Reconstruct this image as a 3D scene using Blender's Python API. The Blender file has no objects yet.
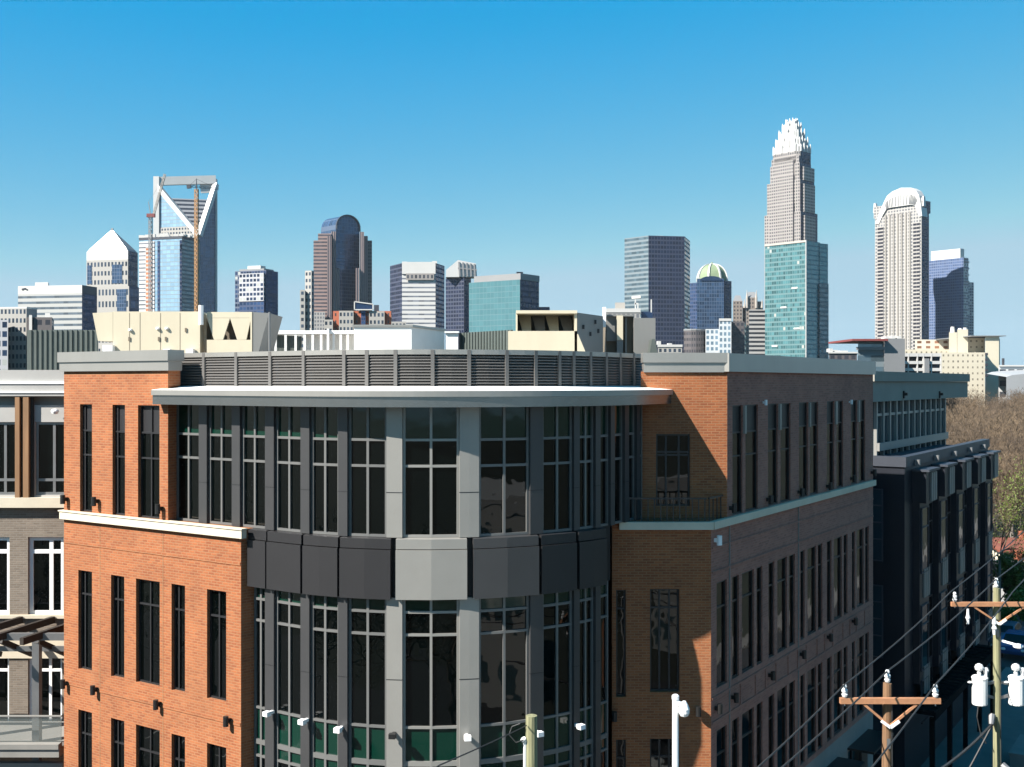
import bpy, math, random
from mathutils import Vector
R = math.radians
rnd = random.Random(7)
scn = bpy.context.scene
COL = scn.collection
F, CX, HY, CAMZ = 1116.0, 512.0, 382.5, 18.0

# ------------------------------------------------------------------ camera, sky, sun, exposure
cam = bpy.data.cameras.new('camera')
cam.sensor_width = 36.0
cam.lens = F / 1024 * 36
cam.shift_y = -1.0 / 1024
cam.clip_start = 0.5
cam.clip_end = 30000
camo = bpy.data.objects.new('camera', cam)
camo.location = (0, 0, CAMZ)
camo.rotation_euler = (R(90), 0, 0)
COL.objects.link(camo)
scn.camera = camo

SUN_X, SUN_Y, SUN_EL = -0.865, -0.503, 41.5
EXPO = 1.5
SKY_GAIN = 10.0 / 2 ** EXPO
w = bpy.data.worlds.new('World')
scn.world = w
w.use_nodes = True
wn, wl = w.node_tree.nodes, w.node_tree.links
sky = wn.new('ShaderNodeTexSky')
sky.sky_type = 'NISHITA'
sky.sun_disc = False
sky.sun_elevation = R(SUN_EL)
sky.sun_rotation = math.atan2(SUN_X, SUN_Y)
sky.altitude = 200
sky.air_density = 0.5
sky.dust_density = 0.0
sky.ozone_density = 6.0
# clear, deep winter blue: a contrast grade on the Sky Texture's three channels
sk_s = wn.new('ShaderNodeSeparateColor')
sk_c = wn.new('ShaderNodeCombineColor')
wl.new(sky.outputs[0], sk_s.inputs[0])
for i_, (gam, gain, top) in enumerate(((1.0, 0.33, 0.40), (0.60, 0.325, 0.62), (0.8, 0.36, 0.76))):
    a_ = wn.new('ShaderNodeMath'); a_.operation = 'POWER'; a_.inputs[1].default_value = gam
    b_ = wn.new('ShaderNodeMath'); b_.operation = 'MULTIPLY'; b_.inputs[1].default_value = gain
    d_ = wn.new('ShaderNodeMath'); d_.operation = 'MINIMUM'; d_.inputs[1].default_value = top
    e_ = wn.new('ShaderNodeMath'); e_.operation = 'MULTIPLY'; e_.inputs[1].default_value = SKY_GAIN
    wl.new(sk_s.outputs[i_], a_.inputs[0])
    z_0 = wn.new('ShaderNodeMath'); z_0.operation = 'SUBTRACT'; z_0.inputs[1].default_value = (0.19, 0.0, 0.0)[i_]
    z_1 = wn.new('ShaderNodeMath'); z_1.operation = 'MAXIMUM'; z_1.inputs[1].default_value = (0.008, 0.0, 0.0)[i_]
    for p_, q_ in ((a_, b_), (b_, z_0), (z_0, z_1), (z_1, d_), (d_, e_)):
        wl.new(p_.outputs[0], q_.inputs[0])
    wl.new(e_.outputs[0], sk_c.inputs[i_])
wl.new(sk_c.outputs[0], wn['Background'].inputs[0])
wn['Background'].inputs[1].default_value = 0.1
sd = bpy.data.lights.new('sun', 'SUN')
sd.energy = 5.0
sd.angle = R(0.5)
sd.color = (1.0, 0.945, 0.87)
so = bpy.data.objects.new('sun', sd)
hl = math.hypot(SUN_X, SUN_Y)
sv = Vector((SUN_X / hl * math.cos(R(SUN_EL)), SUN_Y / hl * math.cos(R(SUN_EL)), math.sin(R(SUN_EL))))
so.rotation_euler = sv.to_track_quat('Z', 'Y').to_euler()
so.location = (-40, -40, 60)
COL.objects.link(so)
scn.view_settings.view_transform = 'Standard'
scn.view_settings.look = 'None'
scn.view_settings.gamma = 1
scn.view_settings.use_curve_mapping = False
scn.view_settings.exposure = EXPO
scn.cycles.max_bounces = 6
scn.cycles.volume_bounces = 0
scn.cycles.caustics_reflective = False
scn.cycles.caustics_refractive = False

# ------------------------------------------------------------------ materials
MATS = {}

def nt(name):
    m = bpy.data.materials.new(name)
    m.use_nodes = True
    n, l = m.node_tree.nodes, m.node_tree.links
    return m, n, l, n['Principled BSDF']

def c4(c, k=1.0):
    return (min(c[0] * k, 1), min(c[1] * k, 1), min(c[2] * k, 1), 1)

def alb(c):
    # the photograph is exposed bright: everything but the white things keeps to the darker end of its real range
    return c if max(c) > 0.46 else tuple(x * 0.81 for x in c)

def mth(n, l, op, a, b=None):
    q = n.new('ShaderNodeMath')
    q.operation = op
    for i, x in enumerate((a, b)):
        if x is None:
            continue
        if isinstance(x, (int, float)):
            q.inputs[i].default_value = x
        else:
            l.new(x, q.inputs[i])
    return q.outputs[0]

def mix(n, l, fac, a, b, blend='MIX'):
    q = n.new('ShaderNodeMix')
    q.data_type = 'RGBA'
    q.blend_type = blend
    for i, x in ((0, fac), (6, a), (7, b)):
        if isinstance(x, (int, float)):
            q.inputs[i].default_value = x
        elif isinstance(x, tuple):
            q.inputs[i].default_value = x
        else:
            l.new(x, q.inputs[i])
    return q.outputs[2]

def mixf(n, l, fac, a, b):
    q = n.new('ShaderNodeMix')
    q.data_type = 'FLOAT'
    q.inputs[2].default_value = a
    q.inputs[3].default_value = b
    l.new(fac, q.inputs[0])
    return q.outputs[0]

def plain(name, col, rough=0.7, metal=0.0, var=0.15, scale=1.5, bump=0.0, stretch=None, spec=None):
    """one colour with uneven weathering"""
    col = alb(col)
    m, n, l, p = nt(name)
    tc = n.new('ShaderNodeTexCoord')
    mp = n.new('ShaderNodeMapping')
    l.new(tc.outputs['Object'], mp.inputs[0])
    if stretch:
        mp.inputs['Scale'].default_value = stretch
    nz = n.new('ShaderNodeTexNoise')
    nz.inputs['Scale'].default_value = scale
    nz.inputs['Detail'].default_value = 6
    nz.inputs['Roughness'].default_value = 0.65
    l.new(mp.outputs[0], nz.inputs[0])
    mr = n.new('ShaderNodeMapRange')
    mr.inputs[1].default_value = 0.3
    mr.inputs[2].default_value = 0.7
    l.new(nz.outputs[0], mr.inputs[0])
    l.new(mix(n, l, mr.outputs[0], c4(col, 1 - var), c4(col, 1 + var)), p.inputs['Base Color'])
    p.inputs['Roughness'].default_value = rough
    p.inputs['Metallic'].default_value = metal
    if spec is not None:
        p.inputs['Specular IOR Level'].default_value = spec
    if bump:
        b = n.new('ShaderNodeBump')
        b.inputs['Strength'].default_value = bump
        b.inputs['Distance'].default_value = 0.02
        l.new(nz.outputs[0], b.inputs['Height'])
        l.new(b.outputs[0], p.inputs['Normal'])
    MATS[name] = m
    return m

def brick(name, a, b, mortar, var=0.18, bw=0.225, bh=0.076):
    a, b, mortar = alb(a), alb(b), alb(mortar)
    m, n, l, p = nt(name)
    uv = n.new('ShaderNodeUVMap')
    t = n.new('ShaderNodeTexBrick')
    t.inputs['Scale'].default_value = 1
    t.inputs['Brick Width'].default_value = bw
    t.inputs['Row Height'].default_value = bh
    t.inputs['Mortar Size'].default_value = 0.012
    t.inputs['Mortar Smooth'].default_value = 0.2
    t.inputs['Bias'].default_value = -0.1
    t.inputs['Color1'].default_value = c4(a)
    t.inputs['Color2'].default_value = c4(b)
    t.inputs['Mortar'].default_value = c4(mortar)
    l.new(uv.outputs[0], t.inputs[0])
    nz = n.new('ShaderNodeTexNoise')
    nz.inputs['Scale'].default_value = 0.7
    nz.inputs['Detail'].default_value = 7
    nz.inputs['Roughness'].default_value = 0.7
    l.new(uv.outputs[0], nz.inputs[0])
    mr = n.new('ShaderNodeMapRange')
    mr.inputs[1].default_value = 0.3
    mr.inputs[2].default_value = 0.7
    mr.inputs[3].default_value = 1 - var
    mr.inputs[4].default_value = 1 + var
    l.new(nz.outputs[0], mr.inputs[0])
    cb = n.new('ShaderNodeCombineColor')
    for i in range(3):
        l.new(mr.outputs[0], cb.inputs[i])
    base = mix(n, l, 1.0, t.outputs[0], cb.outputs[0], 'MULTIPLY')
    mp = n.new('ShaderNodeMapping')
    mp.inputs['Scale'].default_value = (1.6, 0.16, 1)
    l.new(uv.outputs[0], mp.inputs[0])
    n2 = n.new('ShaderNodeTexNoise')
    n2.inputs['Scale'].default_value = 1.0
    n2.inputs['Detail'].default_value = 5
    l.new(mp.outputs[0], n2.inputs[0])
    m2 = n.new('ShaderNodeMapRange')
    m2.inputs[1].default_value = 0.52
    m2.inputs[2].default_value = 0.78
    m2.inputs[4].default_value = 0.3
    l.new(n2.outputs[0], m2.inputs[0])
    l.new(mix(n, l, m2.outputs[0], base, c4(mortar, 1.25)), p.inputs['Base Color'])
    bp = n.new('ShaderNodeBump')
    bp.inputs['Strength'].default_value = 0.5
    bp.inputs['Distance'].default_value = 0.01
    bp.invert = True
    l.new(t.outputs[1], bp.inputs['Height'])
    l.new(bp.outputs[0], p.inputs['Normal'])
    p.inputs['Roughness'].default_value = 0.85
    MATS[name] = m
    return m

def glass(name, col, rough=0.03, spec=0.5, wave=0.03, metal=0.0):
    """dark reflective window glass with slightly uneven panes"""
    m, n, l, p = nt(name)
    tc = n.new('ShaderNodeTexCoord')
    nz = n.new('ShaderNodeTexNoise')
    nz.inputs['Scale'].default_value = 0.9
    nz.inputs['Detail'].default_value = 2
    l.new(tc.outputs['Object'], nz.inputs[0])
    b = n.new('ShaderNodeBump')
    b.inputs['Strength'].default_value = wave
    b.inputs['Distance'].default_value = 0.3
    l.new(nz.outputs[0], b.inputs['Height'])
    l.new(b.outputs[0], p.inputs['Normal'])
    p.inputs['Base Color'].default_value = c4(col)
    p.inputs['Roughness'].default_value = rough
    p.inputs['Metallic'].default_value = metal
    p.inputs['Specular IOR Level'].default_value = spec
    MATS[name] = m
    return m

def facade(name, wall, gl, wu, wv, metal=0.3, rough=0.12, var=0.5, tilt=0.02, wrough=0.75, wmetal=0.0, light=0.0):
    """a window grid on UVs counted in bays and storeys; every pane has its own tint and tilt"""
    wall, gl = alb(wall), alb(gl)
    m, n, l, p = nt(name)
    uv = n.new('ShaderNodeUVMap')
    sp = n.new('ShaderNodeSeparateXYZ')
    l.new(uv.outputs[0], sp.inputs[0])
    masks = []
    fl = []
    for i, k in ((0, wu), (1, wv)):
        fr = mth(n, l, 'FRACT', sp.outputs[i])
        fl.append(mth(n, l, 'FLOOR', sp.outputs[i]))
        masks.append(mth(n, l, 'LESS_THAN', mth(n, l, 'ABSOLUTE', mth(n, l, 'SUBTRACT', fr, 0.5)), k / 2))
    mask = mth(n, l, 'MULTIPLY', masks[0], masks[1])
    cv = n.new('ShaderNodeCombineXYZ')
    l.new(fl[0], cv.inputs[0])
    l.new(fl[1], cv.inputs[1])
    wh = n.new('ShaderNodeTexWhiteNoise')
    wh.noise_dimensions = '2D'
    l.new(cv.outputs[0], wh.inputs[0])
    g = mix(n, l, wh.outputs[0], c4(gl, 1 - var), c4(gl, 1 + var))
    if light:
        lm = mth(n, l, 'GREATER_THAN', wh.outputs[0], 1 - light)
        g = mix(n, l, lm, g, c4((0.45, 0.45, 0.42)))
    l.new(mix(n, l, mask, c4(wall), g), p.inputs['Base Color'])
    l.new(mixf(n, l, mask, wrough, rough), p.inputs['Roughness'])
    l.new(mixf(n, l, mask, wmetal, metal), p.inputs['Metallic'])
    ge = n.new('ShaderNodeNewGeometry')
    vs = n.new('ShaderNodeVectorMath')
    vs.operation = 'SUBTRACT'
    vs.inputs[1].default_value = (0.5, 0.5, 0.5)
    l.new(wh.outputs[1], vs.inputs[0])
    vm = n.new('ShaderNodeVectorMath')
    vm.operation = 'SCALE'
    l.new(vs.outputs[0], vm.inputs[0])
    l.new(mth(n, l, 'MULTIPLY', mask, tilt * 2), vm.inputs['Scale'])
    va = n.new('ShaderNodeVectorMath')
    va.operation = 'ADD'
    l.new(ge.outputs['Normal'], va.inputs[0])
    l.new(vm.outputs[0], va.inputs[1])
    vn = n.new('ShaderNodeVectorMath')
    vn.operation = 'NORMALIZE'
    l.new(va.outputs[0], vn.inputs[0])
    l.new(vn.outputs[0], p.inputs['Normal'])
    MATS[name] = m
    return m

brick('red_brick', (0.335, 0.104, 0.032), (0.225, 0.060, 0.018), (0.31, 0.145, 0.066))
brick('grey_brick', (0.36, 0.15, 0.108), (0.24, 0.095, 0.068), (0.32, 0.165, 0.125))
brick('taupe_brick', (0.22, 0.175, 0.135), (0.15, 0.118, 0.09), (0.22, 0.19, 0.155))
plain('light_metal', (0.33, 0.32, 0.295), 0.42, 0.35, 0.05, 0.8, bump=0.22)
plain('grey_metal', (0.035, 0.034, 0.036), 0.38, 0.3, 0.05, 0.8, bump=0.22)
plain('pier_metal', (0.07, 0.07, 0.072), 0.36, 0.35, 0.06, 0.8, bump=0.22)
plain('louvre_metal', (.15,.143,.136), 0.42, 0.25, 0.06, 0.8)
plain('frame_metal', (0.16, 0.16, 0.155), 0.4, 0.2, 0.05, 1)
plain('mid_frame', (.17, .17, .165), 0.4, 0.2, 0.05, 1)
plain('dark_frame', (0.022, 0.022, 0.024), 0.45, 0.2, 0.1, 1)
plain('coping_metal', (0.4, 0.385, 0.355), 0.36, 0.55, 0.07, 0.6, stretch=(1, 1, 0.2), bump=0.22)
plain('fascia_metal', (0.3, 0.3, 0.29), 0.22, 0.85, 0.08, 0.8, bump=0.22)
plain('soffit', (0.05, 0.05, 0.05), 0.6)
plain('white_membrane', (0.80, 0.79, 0.76), 0.6, 0, 0.06, 0.7)
plain('roof_membrane', (0.4, 0.39, 0.37), 0.8, 0, 0.12, 0.4)
plain('limestone', (0.5, 0.44, 0.34), 0.8, 0, 0.1, 1.2)
plain('concrete', (0.24, 0.23, 0.21), 0.85, 0, 0.14, 0.8)
plain('dark_panel', (0.012, 0.012, 0.013), 0.5, 0.2, 0.1, 1)
plain('black_metal', (0.02, 0.02, 0.02), 0.45, 0.3)
plain('white_plastic', (0.75, 0.75, 0.74), 0.4, 0, 0.04)
plain('can_paint', (.72, .72, .70), 0.4, 0, 0.16, 2.5, stretch=(2, 2, .25))
plain('yellow_paint', (0.75, 0.5, 0.03), 0.5)
plain('cream_metal', (.50, .445, .33), 0.5, 0.05, 0.07, 0.8, stretch=(1, 1, 0.25))
plain('cream_dark', (0.16, 0.13, 0.09), 0.7)
plain('unit_grey', (0.2, 0.2, 0.19), 0.5, 0.1, 0.1, 0.8, stretch=(1, 1, 0.2))
plain('unit_white', (0.70, 0.69, 0.66), 0.5, 0.05, 0.05)
plain('screen_green', (0.1, 0.118, 0.107), 0.5, 0.2, 0.1, 1)
plain('wood_tan', (0.26, 0.14, 0.065), 0.7, 0, 0.25, 3, stretch=(1, 1, 0.15))
plain('wood_dark', (0.022, 0.014, 0.009), 0.7, 0, 0.25, 3)
plain('pole_green_wood', (0.24, 0.235, 0.13), 0.85, 0, 0.42, 7, 0.8, (3, 3, 0.12))
plain('pole_brown_wood', (0.2, 0.11, 0.055), 0.85, 0, 0.42, 7, 0.8, (3, 3, 0.12))
plain('crossarm_wood', (0.42, 0.2, 0.1), 0.8, 0, 0.22, 4, 0.3)
plain('galvanised', (0.25, 0.25, 0.25), 0.45, 0.6, 0.1)
plain('porcelain', (0.55, 0.56, 0.56), 0.25, 0, 0.05)
plain('cable', (0.03, 0.03, 0.03), 0.6)
plain('navy_cladding', (.012, .015, .023), 0.45, 0.2, 0.15, 0.8)
plain('canopy_black', (.008, .008, .009), 0.95, 0, 0.2, 1, spec=0.05)
plain('slat_metal', (.24, .225, .21), 0.5, 0.2, 0.08)
plain('navy_trim', (0.045, 0.052, 0.068), 0.5, 0.2, 0.08)
plain('navy_roof', (0.022, 0.028, 0.045), 0.8, 0, 0.2, 0.5)
plain('grey_render', (0.3, 0.28, 0.24), 0.8, 0, 0.08, 0.5)
glass('dark_glass', (0.0008, 0.0016, 0.0016), 0.015, 0.34, 0.035)
glass('green_glass', (0.002, 0.022, 0.014), 0.06, 0.5)
glass('blue_glass', (0.03, 0.055, 0.07), 0.04, 0.6, metal=0.3)
glass('rail_glass', (0.18, 0.20, 0.19), 0.06, 0.5)
MATS['rail_glass'].node_tree.nodes['Principled BSDF'].inputs['Alpha'].default_value = 0.3

M = MATS

# ------------------------------------------------------------------ geometry helpers
def Z(y, Y):
    return CAMZ - (y - HY) * Y / F

def XY(px, Y):
    return ((px - CX) / F * Y, Y)

def V2(a, b):
    return Vector((a[0], a[1])), Vector((b[0], b[1]))

class MB:
    def __init__(s):
        s.v, s.f, s.uv, s.mi = [], [], [], []

    def poly(s, pts, uv=None, mi=0):
        pts = [Vector(p) for p in pts]
        if uv is None:
            nrm = Vector((0, 0, 0))
            for i in range(len(pts)):
                a, b = pts[i], pts[(i + 1) % len(pts)]
                nrm += Vector(((a.y - b.y) * (a.z + b.z), (a.z - b.z) * (a.x + b.x), (a.x - b.x) * (a.y + b.y)))
            if nrm.length > 0:
                nrm.normalize()
            if abs(nrm.z) > 0.7:
                uv = [(p.x, p.y) for p in pts]
            else:
                t = Vector((-nrm.y, nrm.x, 0)).normalized()
                uv = [(p.dot(t), p.z) for p in pts]
        b = len(s.v)
        s.v += [tuple(p) for p in pts]
        s.f.append(tuple(range(b, b + len(pts))))
        s.uv += uv
        s.mi.append(mi)

    def hexa(s, b4, t4, mi=0):
        s.poly(b4[::-1], mi=mi)
        s.poly(t4, mi=mi)
        for i in range(4):
            j = (i + 1) % 4
            s.poly([b4[i], b4[j], t4[j], t4[i]], mi=mi)

    def box(s, x0, x1, y0, y1, z0, z1, mi=0):
        s.hexa([(x0, y0, z0), (x1, y0, z0), (x1, y1, z0), (x0, y1, z0)],
               [(x0, y0, z1), (x1, y0, z1), (x1, y1, z1), (x0, y1, z1)], mi)

    def beam(s, p0, p1, w, h, up=(0, 0, 1), mi=0):
        p0, p1 = Vector(p0), Vector(p1)
        d = (p1 - p0).normalized()
        u_ = Vector(up)
        if abs(d.dot(u_)) > 0.98:
            u_ = Vector((0, 1, 0))
        a = d.cross(u_).normalized() * (w / 2)
        b = a.cross(d).normalized() * (h / 2)
        q = lambda p: [p - a - b, p + a - b, p + a + b, p - a + b]
        s.hexa(q(p0), q(p1), mi)

    def tube(s, p0, p1, r0, r1=None, n=8, mi=0, cap=True):
        r1 = r0 if r1 is None else r1
        p0, p1 = Vector(p0), Vector(p1)
        d = (p1 - p0).normalized()
        a = d.cross(Vector((0, 0, 1)))
        if a.length < 0.05:
            a = d.cross(Vector((0, 1, 0)))
        a.normalize()
        b = d.cross(a)
        r = lambda p, q: [p + a * math.cos(k * 2 * math.pi / n) * q + b * math.sin(k * 2 * math.pi / n) * q for k in range(n)]
        A, B = r(p0, r0), r(p1, r1)
        for k in range(n):
            j = (k + 1) % n
            s.poly([A[k], A[j], B[j], B[k]], mi=mi)
        if cap:
            s.poly(A[::-1], mi=mi)
            s.poly(B, mi=mi)

    def lathe(s, c, prof, n=12, mi=0):
        c = Vector(c)
        ring = lambda r, z: [c + Vector((math.cos(k * 2 * math.pi / n) * r, math.sin(k * 2 * math.pi / n) * r, z)) for k in range(n)]
        rs = [ring(r, z) for r, z in prof]
        for A, B in zip(rs, rs[1:]):
            for k in range(n):
                j = (k + 1) % n
                s.poly([A[k], A[j], B[j], B[k]], mi=mi)
        s.poly(rs[0][::-1], mi=mi)
        s.poly(rs[-1], mi=mi)

    def prism(s, fp, z0, z1, pu=None, pv=None, mi=0, capmi=None, cap=True):
        """walls on a counter-clockwise plan; UVs counted in bays and storeys when pu/pv are given"""
        k = len(fp)
        nv = max(1, round((z1 - z0) / pv)) if pv else 1
        for i in range(k):
            a, b = fp[i], fp[(i + 1) % k]
            q = [(a[0], a[1], z0), (b[0], b[1], z0), (b[0], b[1], z1), (a[0], a[1], z1)]
            if pu:
                nu = max(1, round(math.dist(a, b) / pu))
                o = 37 * i
                s.poly(q, [(o, 0), (o + nu, 0), (o + nu, nv), (o, nv)], mi)
            else:
                s.poly(q, None, mi)
        if cap:
            cm = mi if capmi is None else capmi
            s.poly([(a[0], a[1], z1) for a in fp], None, cm)
            s.poly([(a[0], a[1], z0) for a in fp[::-1]], None, cm)

    def ribbon(s, outer, inner, z0, z1, mi=0, z1i=None):
        """a wall-like strip between an outer and an inner plan line"""
        zi = z1 if z1i is None else z1i
        for i in range(len(outer) - 1):
            a, b, c, d = outer[i], outer[i + 1], inner[i + 1], inner[i]
            s.poly([(a[0], a[1], z0), (b[0], b[1], z0), (b[0], b[1], z1), (a[0], a[1], z1)], None, mi)
            s.poly([(c[0], c[1], z0), (d[0], d[1], z0), (d[0], d[1], zi), (c[0], c[1], zi)], None, mi)
            s.poly([(a[0], a[1], z1), (b[0], b[1], z1), (c[0], c[1], zi), (d[0], d[1], zi)], None, mi)
            s.poly([(d[0], d[1], z0), (c[0], c[1], z0), (b[0], b[1], z0), (a[0], a[1], z0)], None, mi)
        for a, d, r in ((outer[0], inner[0], 1), (outer[-1], inner[-1], -1)):
            q = [(d[0], d[1], z0), (a[0], a[1], z0), (a[0], a[1], z1), (d[0], d[1], zi)]
            s.poly(q[::r], None, mi)

    def build(s, name, mat, parent=None, smooth=False, kind=None):
        mats = mat if isinstance(mat, (list, tuple)) else [mat]
        me = bpy.data.meshes.new(name)
        if parent is None:
            xs, ys, zs = zip(*s.v)
            o = Vector(((min(xs) + max(xs)) / 2, (min(ys) + max(ys)) / 2, min(zs)))
        else:
            t = parent
            while t.parent:
                t = t.parent
            o = Vector(t.location)
        me.from_pydata([tuple(Vector(p) - o) for p in s.v], [], s.f)
        ul = me.uv_layers.new(name='UVMap')
        ul.data.foreach_set('uv', [x for p in s.uv for x in p])
        for x in mats:
            me.materials.append(M[x] if isinstance(x, str) else x)
        me.polygons.foreach_set('material_index', s.mi)
        if smooth:
            me.polygons.foreach_set('use_smooth', [True] * len(s.f))
        ob = bpy.data.objects.new(name, me)
        COL.objects.link(ob)
        if parent is None:
            ob.location = o
        else:
            ob.parent = parent
        if kind:
            ob['kind'] = kind
        return ob

def tag(o, label, cat, group=None, kind=None):
    o['label'] = label
    o['category'] = cat
    if group:
        o['group'] = group
    if kind:
        o['kind'] = kind
    return o

def thing(name, label, cat, loc, group=None):
    o = bpy.data.objects.new(name, None)
    o.empty_display_size = 0.3
    COL.objects.link(o)
    o.location = loc
    return tag(o, label, cat, group)

def dup(root, loc, rz=0.0, sc=1.0, label=None):
    r = root.copy()
    COL.objects.link(r)
    r.location = loc
    r.rotation_euler = (0, 0, rz)
    r.scale = (sc, sc, sc)
    if label:
        r['label'] = label
    for ch in list(root.children):
        c = ch.copy()
        COL.objects.link(c)
        c.parent = r
        for g in ch.children:
            d = g.copy()
            COL.objects.link(d)
            d.parent = c
    return r

class Wall:
    """a vertical plane: s along it, z up, off outwards"""
    def __init__(s, o, d, n):
        s.o, s.d, s.n = Vector(o), Vector(d).normalized(), Vector(n).normalized()

    def p(s, t, z, off=0.0):
        q = s.o + s.d * t + s.n * off
        return (q.x, q.y, z)

    def at(s, px, off=0.0):
        k = (px - CX) / F
        o = s.o + s.n * off
        return (k * o.y - o.x) / (s.d.x - k * s.d.y)

    def depth(s, px):
        return (s.o + s.d * s.at(px)).y

    def box(s, mb, s0, s1, z0, z1, o0, o1, mi=0):
        b = [s.p(s0, z0, o1), s.p(s1, z0, o1), s.p(s1, z0, o0), s.p(s0, z0, o0)]
        t = [s.p(s0, z1, o1), s.p(s1, z1, o1), s.p(s1, z1, o0), s.p(s0, z1, o0)]
        mb.hexa(b, t, mi)

    def holes(s, mb, s0, s1, z0, z1, ops, depth=0.2, mi=0, rmi=None):
        rmi = mi if rmi is None else rmi
        S = sorted({s0, s1} | {x for o in ops for x in o[:2]})
        Zs = sorted({z0, z1} | {x for o in ops for x in o[2:4]})
        for a, b in zip(S, S[1:]):
            for c, d in zip(Zs, Zs[1:]):
                m, q = (a + b) / 2, (c + d) / 2
                if any(o[0] < m < o[1] and o[2] < q < o[3] for o in ops):
                    continue
                mb.poly([s.p(a, c), s.p(b, c), s.p(b, d), s.p(a, d)], [(a, c), (b, c), (b, d), (a, d)], mi)
        for a, b, c, d in ops:
            for (p0, p1) in (((a, c), (a, d)), ((a, d), (b, d)), ((b, d), (b, c)), ((b, c), (a, c))):
                mb.poly([s.p(*p0), s.p(*p1), s.p(p1[0], p1[1], -depth), s.p(p0[0], p0[1], -depth)],
                        [(p0[0], p0[1]), (p1[0], p1[1]), (p1[0] + depth, p1[1] + depth), (p0[0] + depth, p0[1] + depth)], rmi)

def window(parent, W, s0, s1, z0, z1, depth=0.2, mull=(), trans=(), fm='dark_frame', pm='dark_glass', fw=0.05, green=None, panel=None, name='window'):
    f = MB()
    a, b = -depth - 0.02, -depth + 0.05
    W.box(f, s0, s0 + fw, z0, z1, a, b)
    W.box(f, s1 - fw, s1, z0, z1, a, b)
    W.box(f, s0 + fw, s1 - fw, z0, z0 + fw, a, b)
    W.box(f, s0 + fw, s1 - fw, z1 - fw, z1, a, b)
    for m_ in mull:
        W.box(f, m_ - fw / 2, m_ + fw / 2, z0 + fw, z1 - fw, a, b)
    for t_ in trans:
        W.box(f, s0 + fw, s1 - fw, t_ - fw / 2, t_ + fw / 2, a, b + 0.004)
    fo = f.build(name, fm, parent)
    p = MB()
    top = z1
    if green is not None:
        W.box(p, s0 + 0.01, s1 - 0.01, green, z1 - 0.01, a - 0.01, b - 0.04, 1)
        top = green
    W.box(p, s0 + 0.01, s1 - 0.01, z0 + 0.01, top - 0.01, a - 0.01, b - 0.04)
    p.build('pane', [pm, panel or 'green_glass'], fo)
    return fo

# ------------------------------------------------------------------ site plan
U = Vector((0.8341, -0.5516))          # along the sunny brick front, left to right
VV = Vector((0.5516, 0.8341))          # along the side street, away from the camera
def gp(px, y, drop=3.97):
    Y = drop * F / (y - HY)
    return Vector(XY(px, Y))
R0 = gp(711, 522)
L0 = gp(64, 511)
WL = Wall(L0, U, -VV)                  # sunny brick front
WR = Wall(R0, VV, U)                   # side street wall
z_ = lambda h: CAMZ + h                # heights relative to the camera
C0 = L0 + U * ((R0 - L0).dot(U))       # where the two planes would meet
K = C0 + VV * 0.45 - U * 2.1
RAD = 6.2
T1, T2 = K - U * RAD, K + VV * RAD
OC = K - U * RAD + VV * RAD
LARC = math.pi / 2 * RAD

def curve(t, off=0.0):
    if t < 0:
        return T1 + U * t - VV * off
    if t > LARC:
        return T2 + VV * (t - LARC) + U * off
    a = t / RAD
    n_ = -VV * math.cos(a) + U * math.sin(a)
    return OC + n_ * (RAD + off)

def tat(px, off=0.0):
    k = (px - CX) / F
    lo = None
    t = -12.0
    while t < LARC + 9:
        p = curve(t, off)
        if p.x - k * p.y > 0:
            return t
        t += 0.01
    return t

def cpts(ta, tb, off, step=0.45):
    n_ = max(1, math.ceil((tb - ta) / step))
    return [curve(ta + (tb - ta) * i / n_, off) for i in range(n_ + 1)]

# ------------------------------------------------------------------ ground and streets
g = MB()
g.box(-2500, 2500, -500, 5000, -2.0, -0.02)
plain('winter_ground', (0.03, 0.034, 0.019), 0.95, 0, 0.35, 0.08)
g.build('ground', 'winter_ground', None, kind='structure')
plain('asphalt', (0.035, 0.035, 0.036), 0.9, 0, 0.2, 0.5)
plain('paving', (.19, .18, .165), 0.9, 0, 0.15, 0.6)
plain('road_paint', (0.7, 0.69, 0.64), 0.8, 0, 0.2, 3)
plain('road_yellow', (0.62, 0.42, 0.05), 0.8, 0, 0.2, 3)
def strip(name, W, s0, s1, o0, o1, z0, z1, mat):
    b = MB()
    W.box(b, s0, s1, z0, z1, o0, o1)
    return b.build(name, mat, None, kind='structure')
strip('side_pavement', WR, -6, 46, 0.0, 6.4, -0.02, 0.13, 'paving')
strip('side_road', WR, -120, 400, 6.4, 15.4, -0.02, 0.004, 'asphalt')
strip('cross_road', WR, 46.2, 62, -24, 6.4, -0.02, 0.012, 'asphalt')
strip('far_pavement', WR, -6, 160, 15.4, 17.2, -0.02, 0.13, 'paving')
strip('front_pavement', WL, -40, 21, 0.0, 5.0, -0.02, 0.12, 'paving')
strip('front_road', WL, -90, 60, 5.0, 15.0, -0.02, 0.008, 'asphalt')
mk = MB()
for i in range(60):
    WR.box(mk, i * 3, i * 3 + 2.9, 0.005, 0.010, 10.78, 10.9)
    WR.box(mk, i * 3, i * 3 + 2.9, 0.005, 0.010, 11.0, 11.12)
mk.build('centre_line', 'road_yellow', None, kind='structure')
mk = MB()
for i in range(14):
    WL.box(mk, 18 + i * 0.9, 18.45 + i * 0.9, 0.009, 0.013, 5.6, 8.6)
    WL.box(mk, -30 + i * 2.7, -29.85 + i * 2.7, 0.009, 0.013, 15.5, 20.5)
mk.build('road_markings', 'road_paint', None, kind='structure')
strip('parking_lot', WL, -60, 40, 15.0, 36.0, -0.02, 0.006, 'asphalt')

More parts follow.
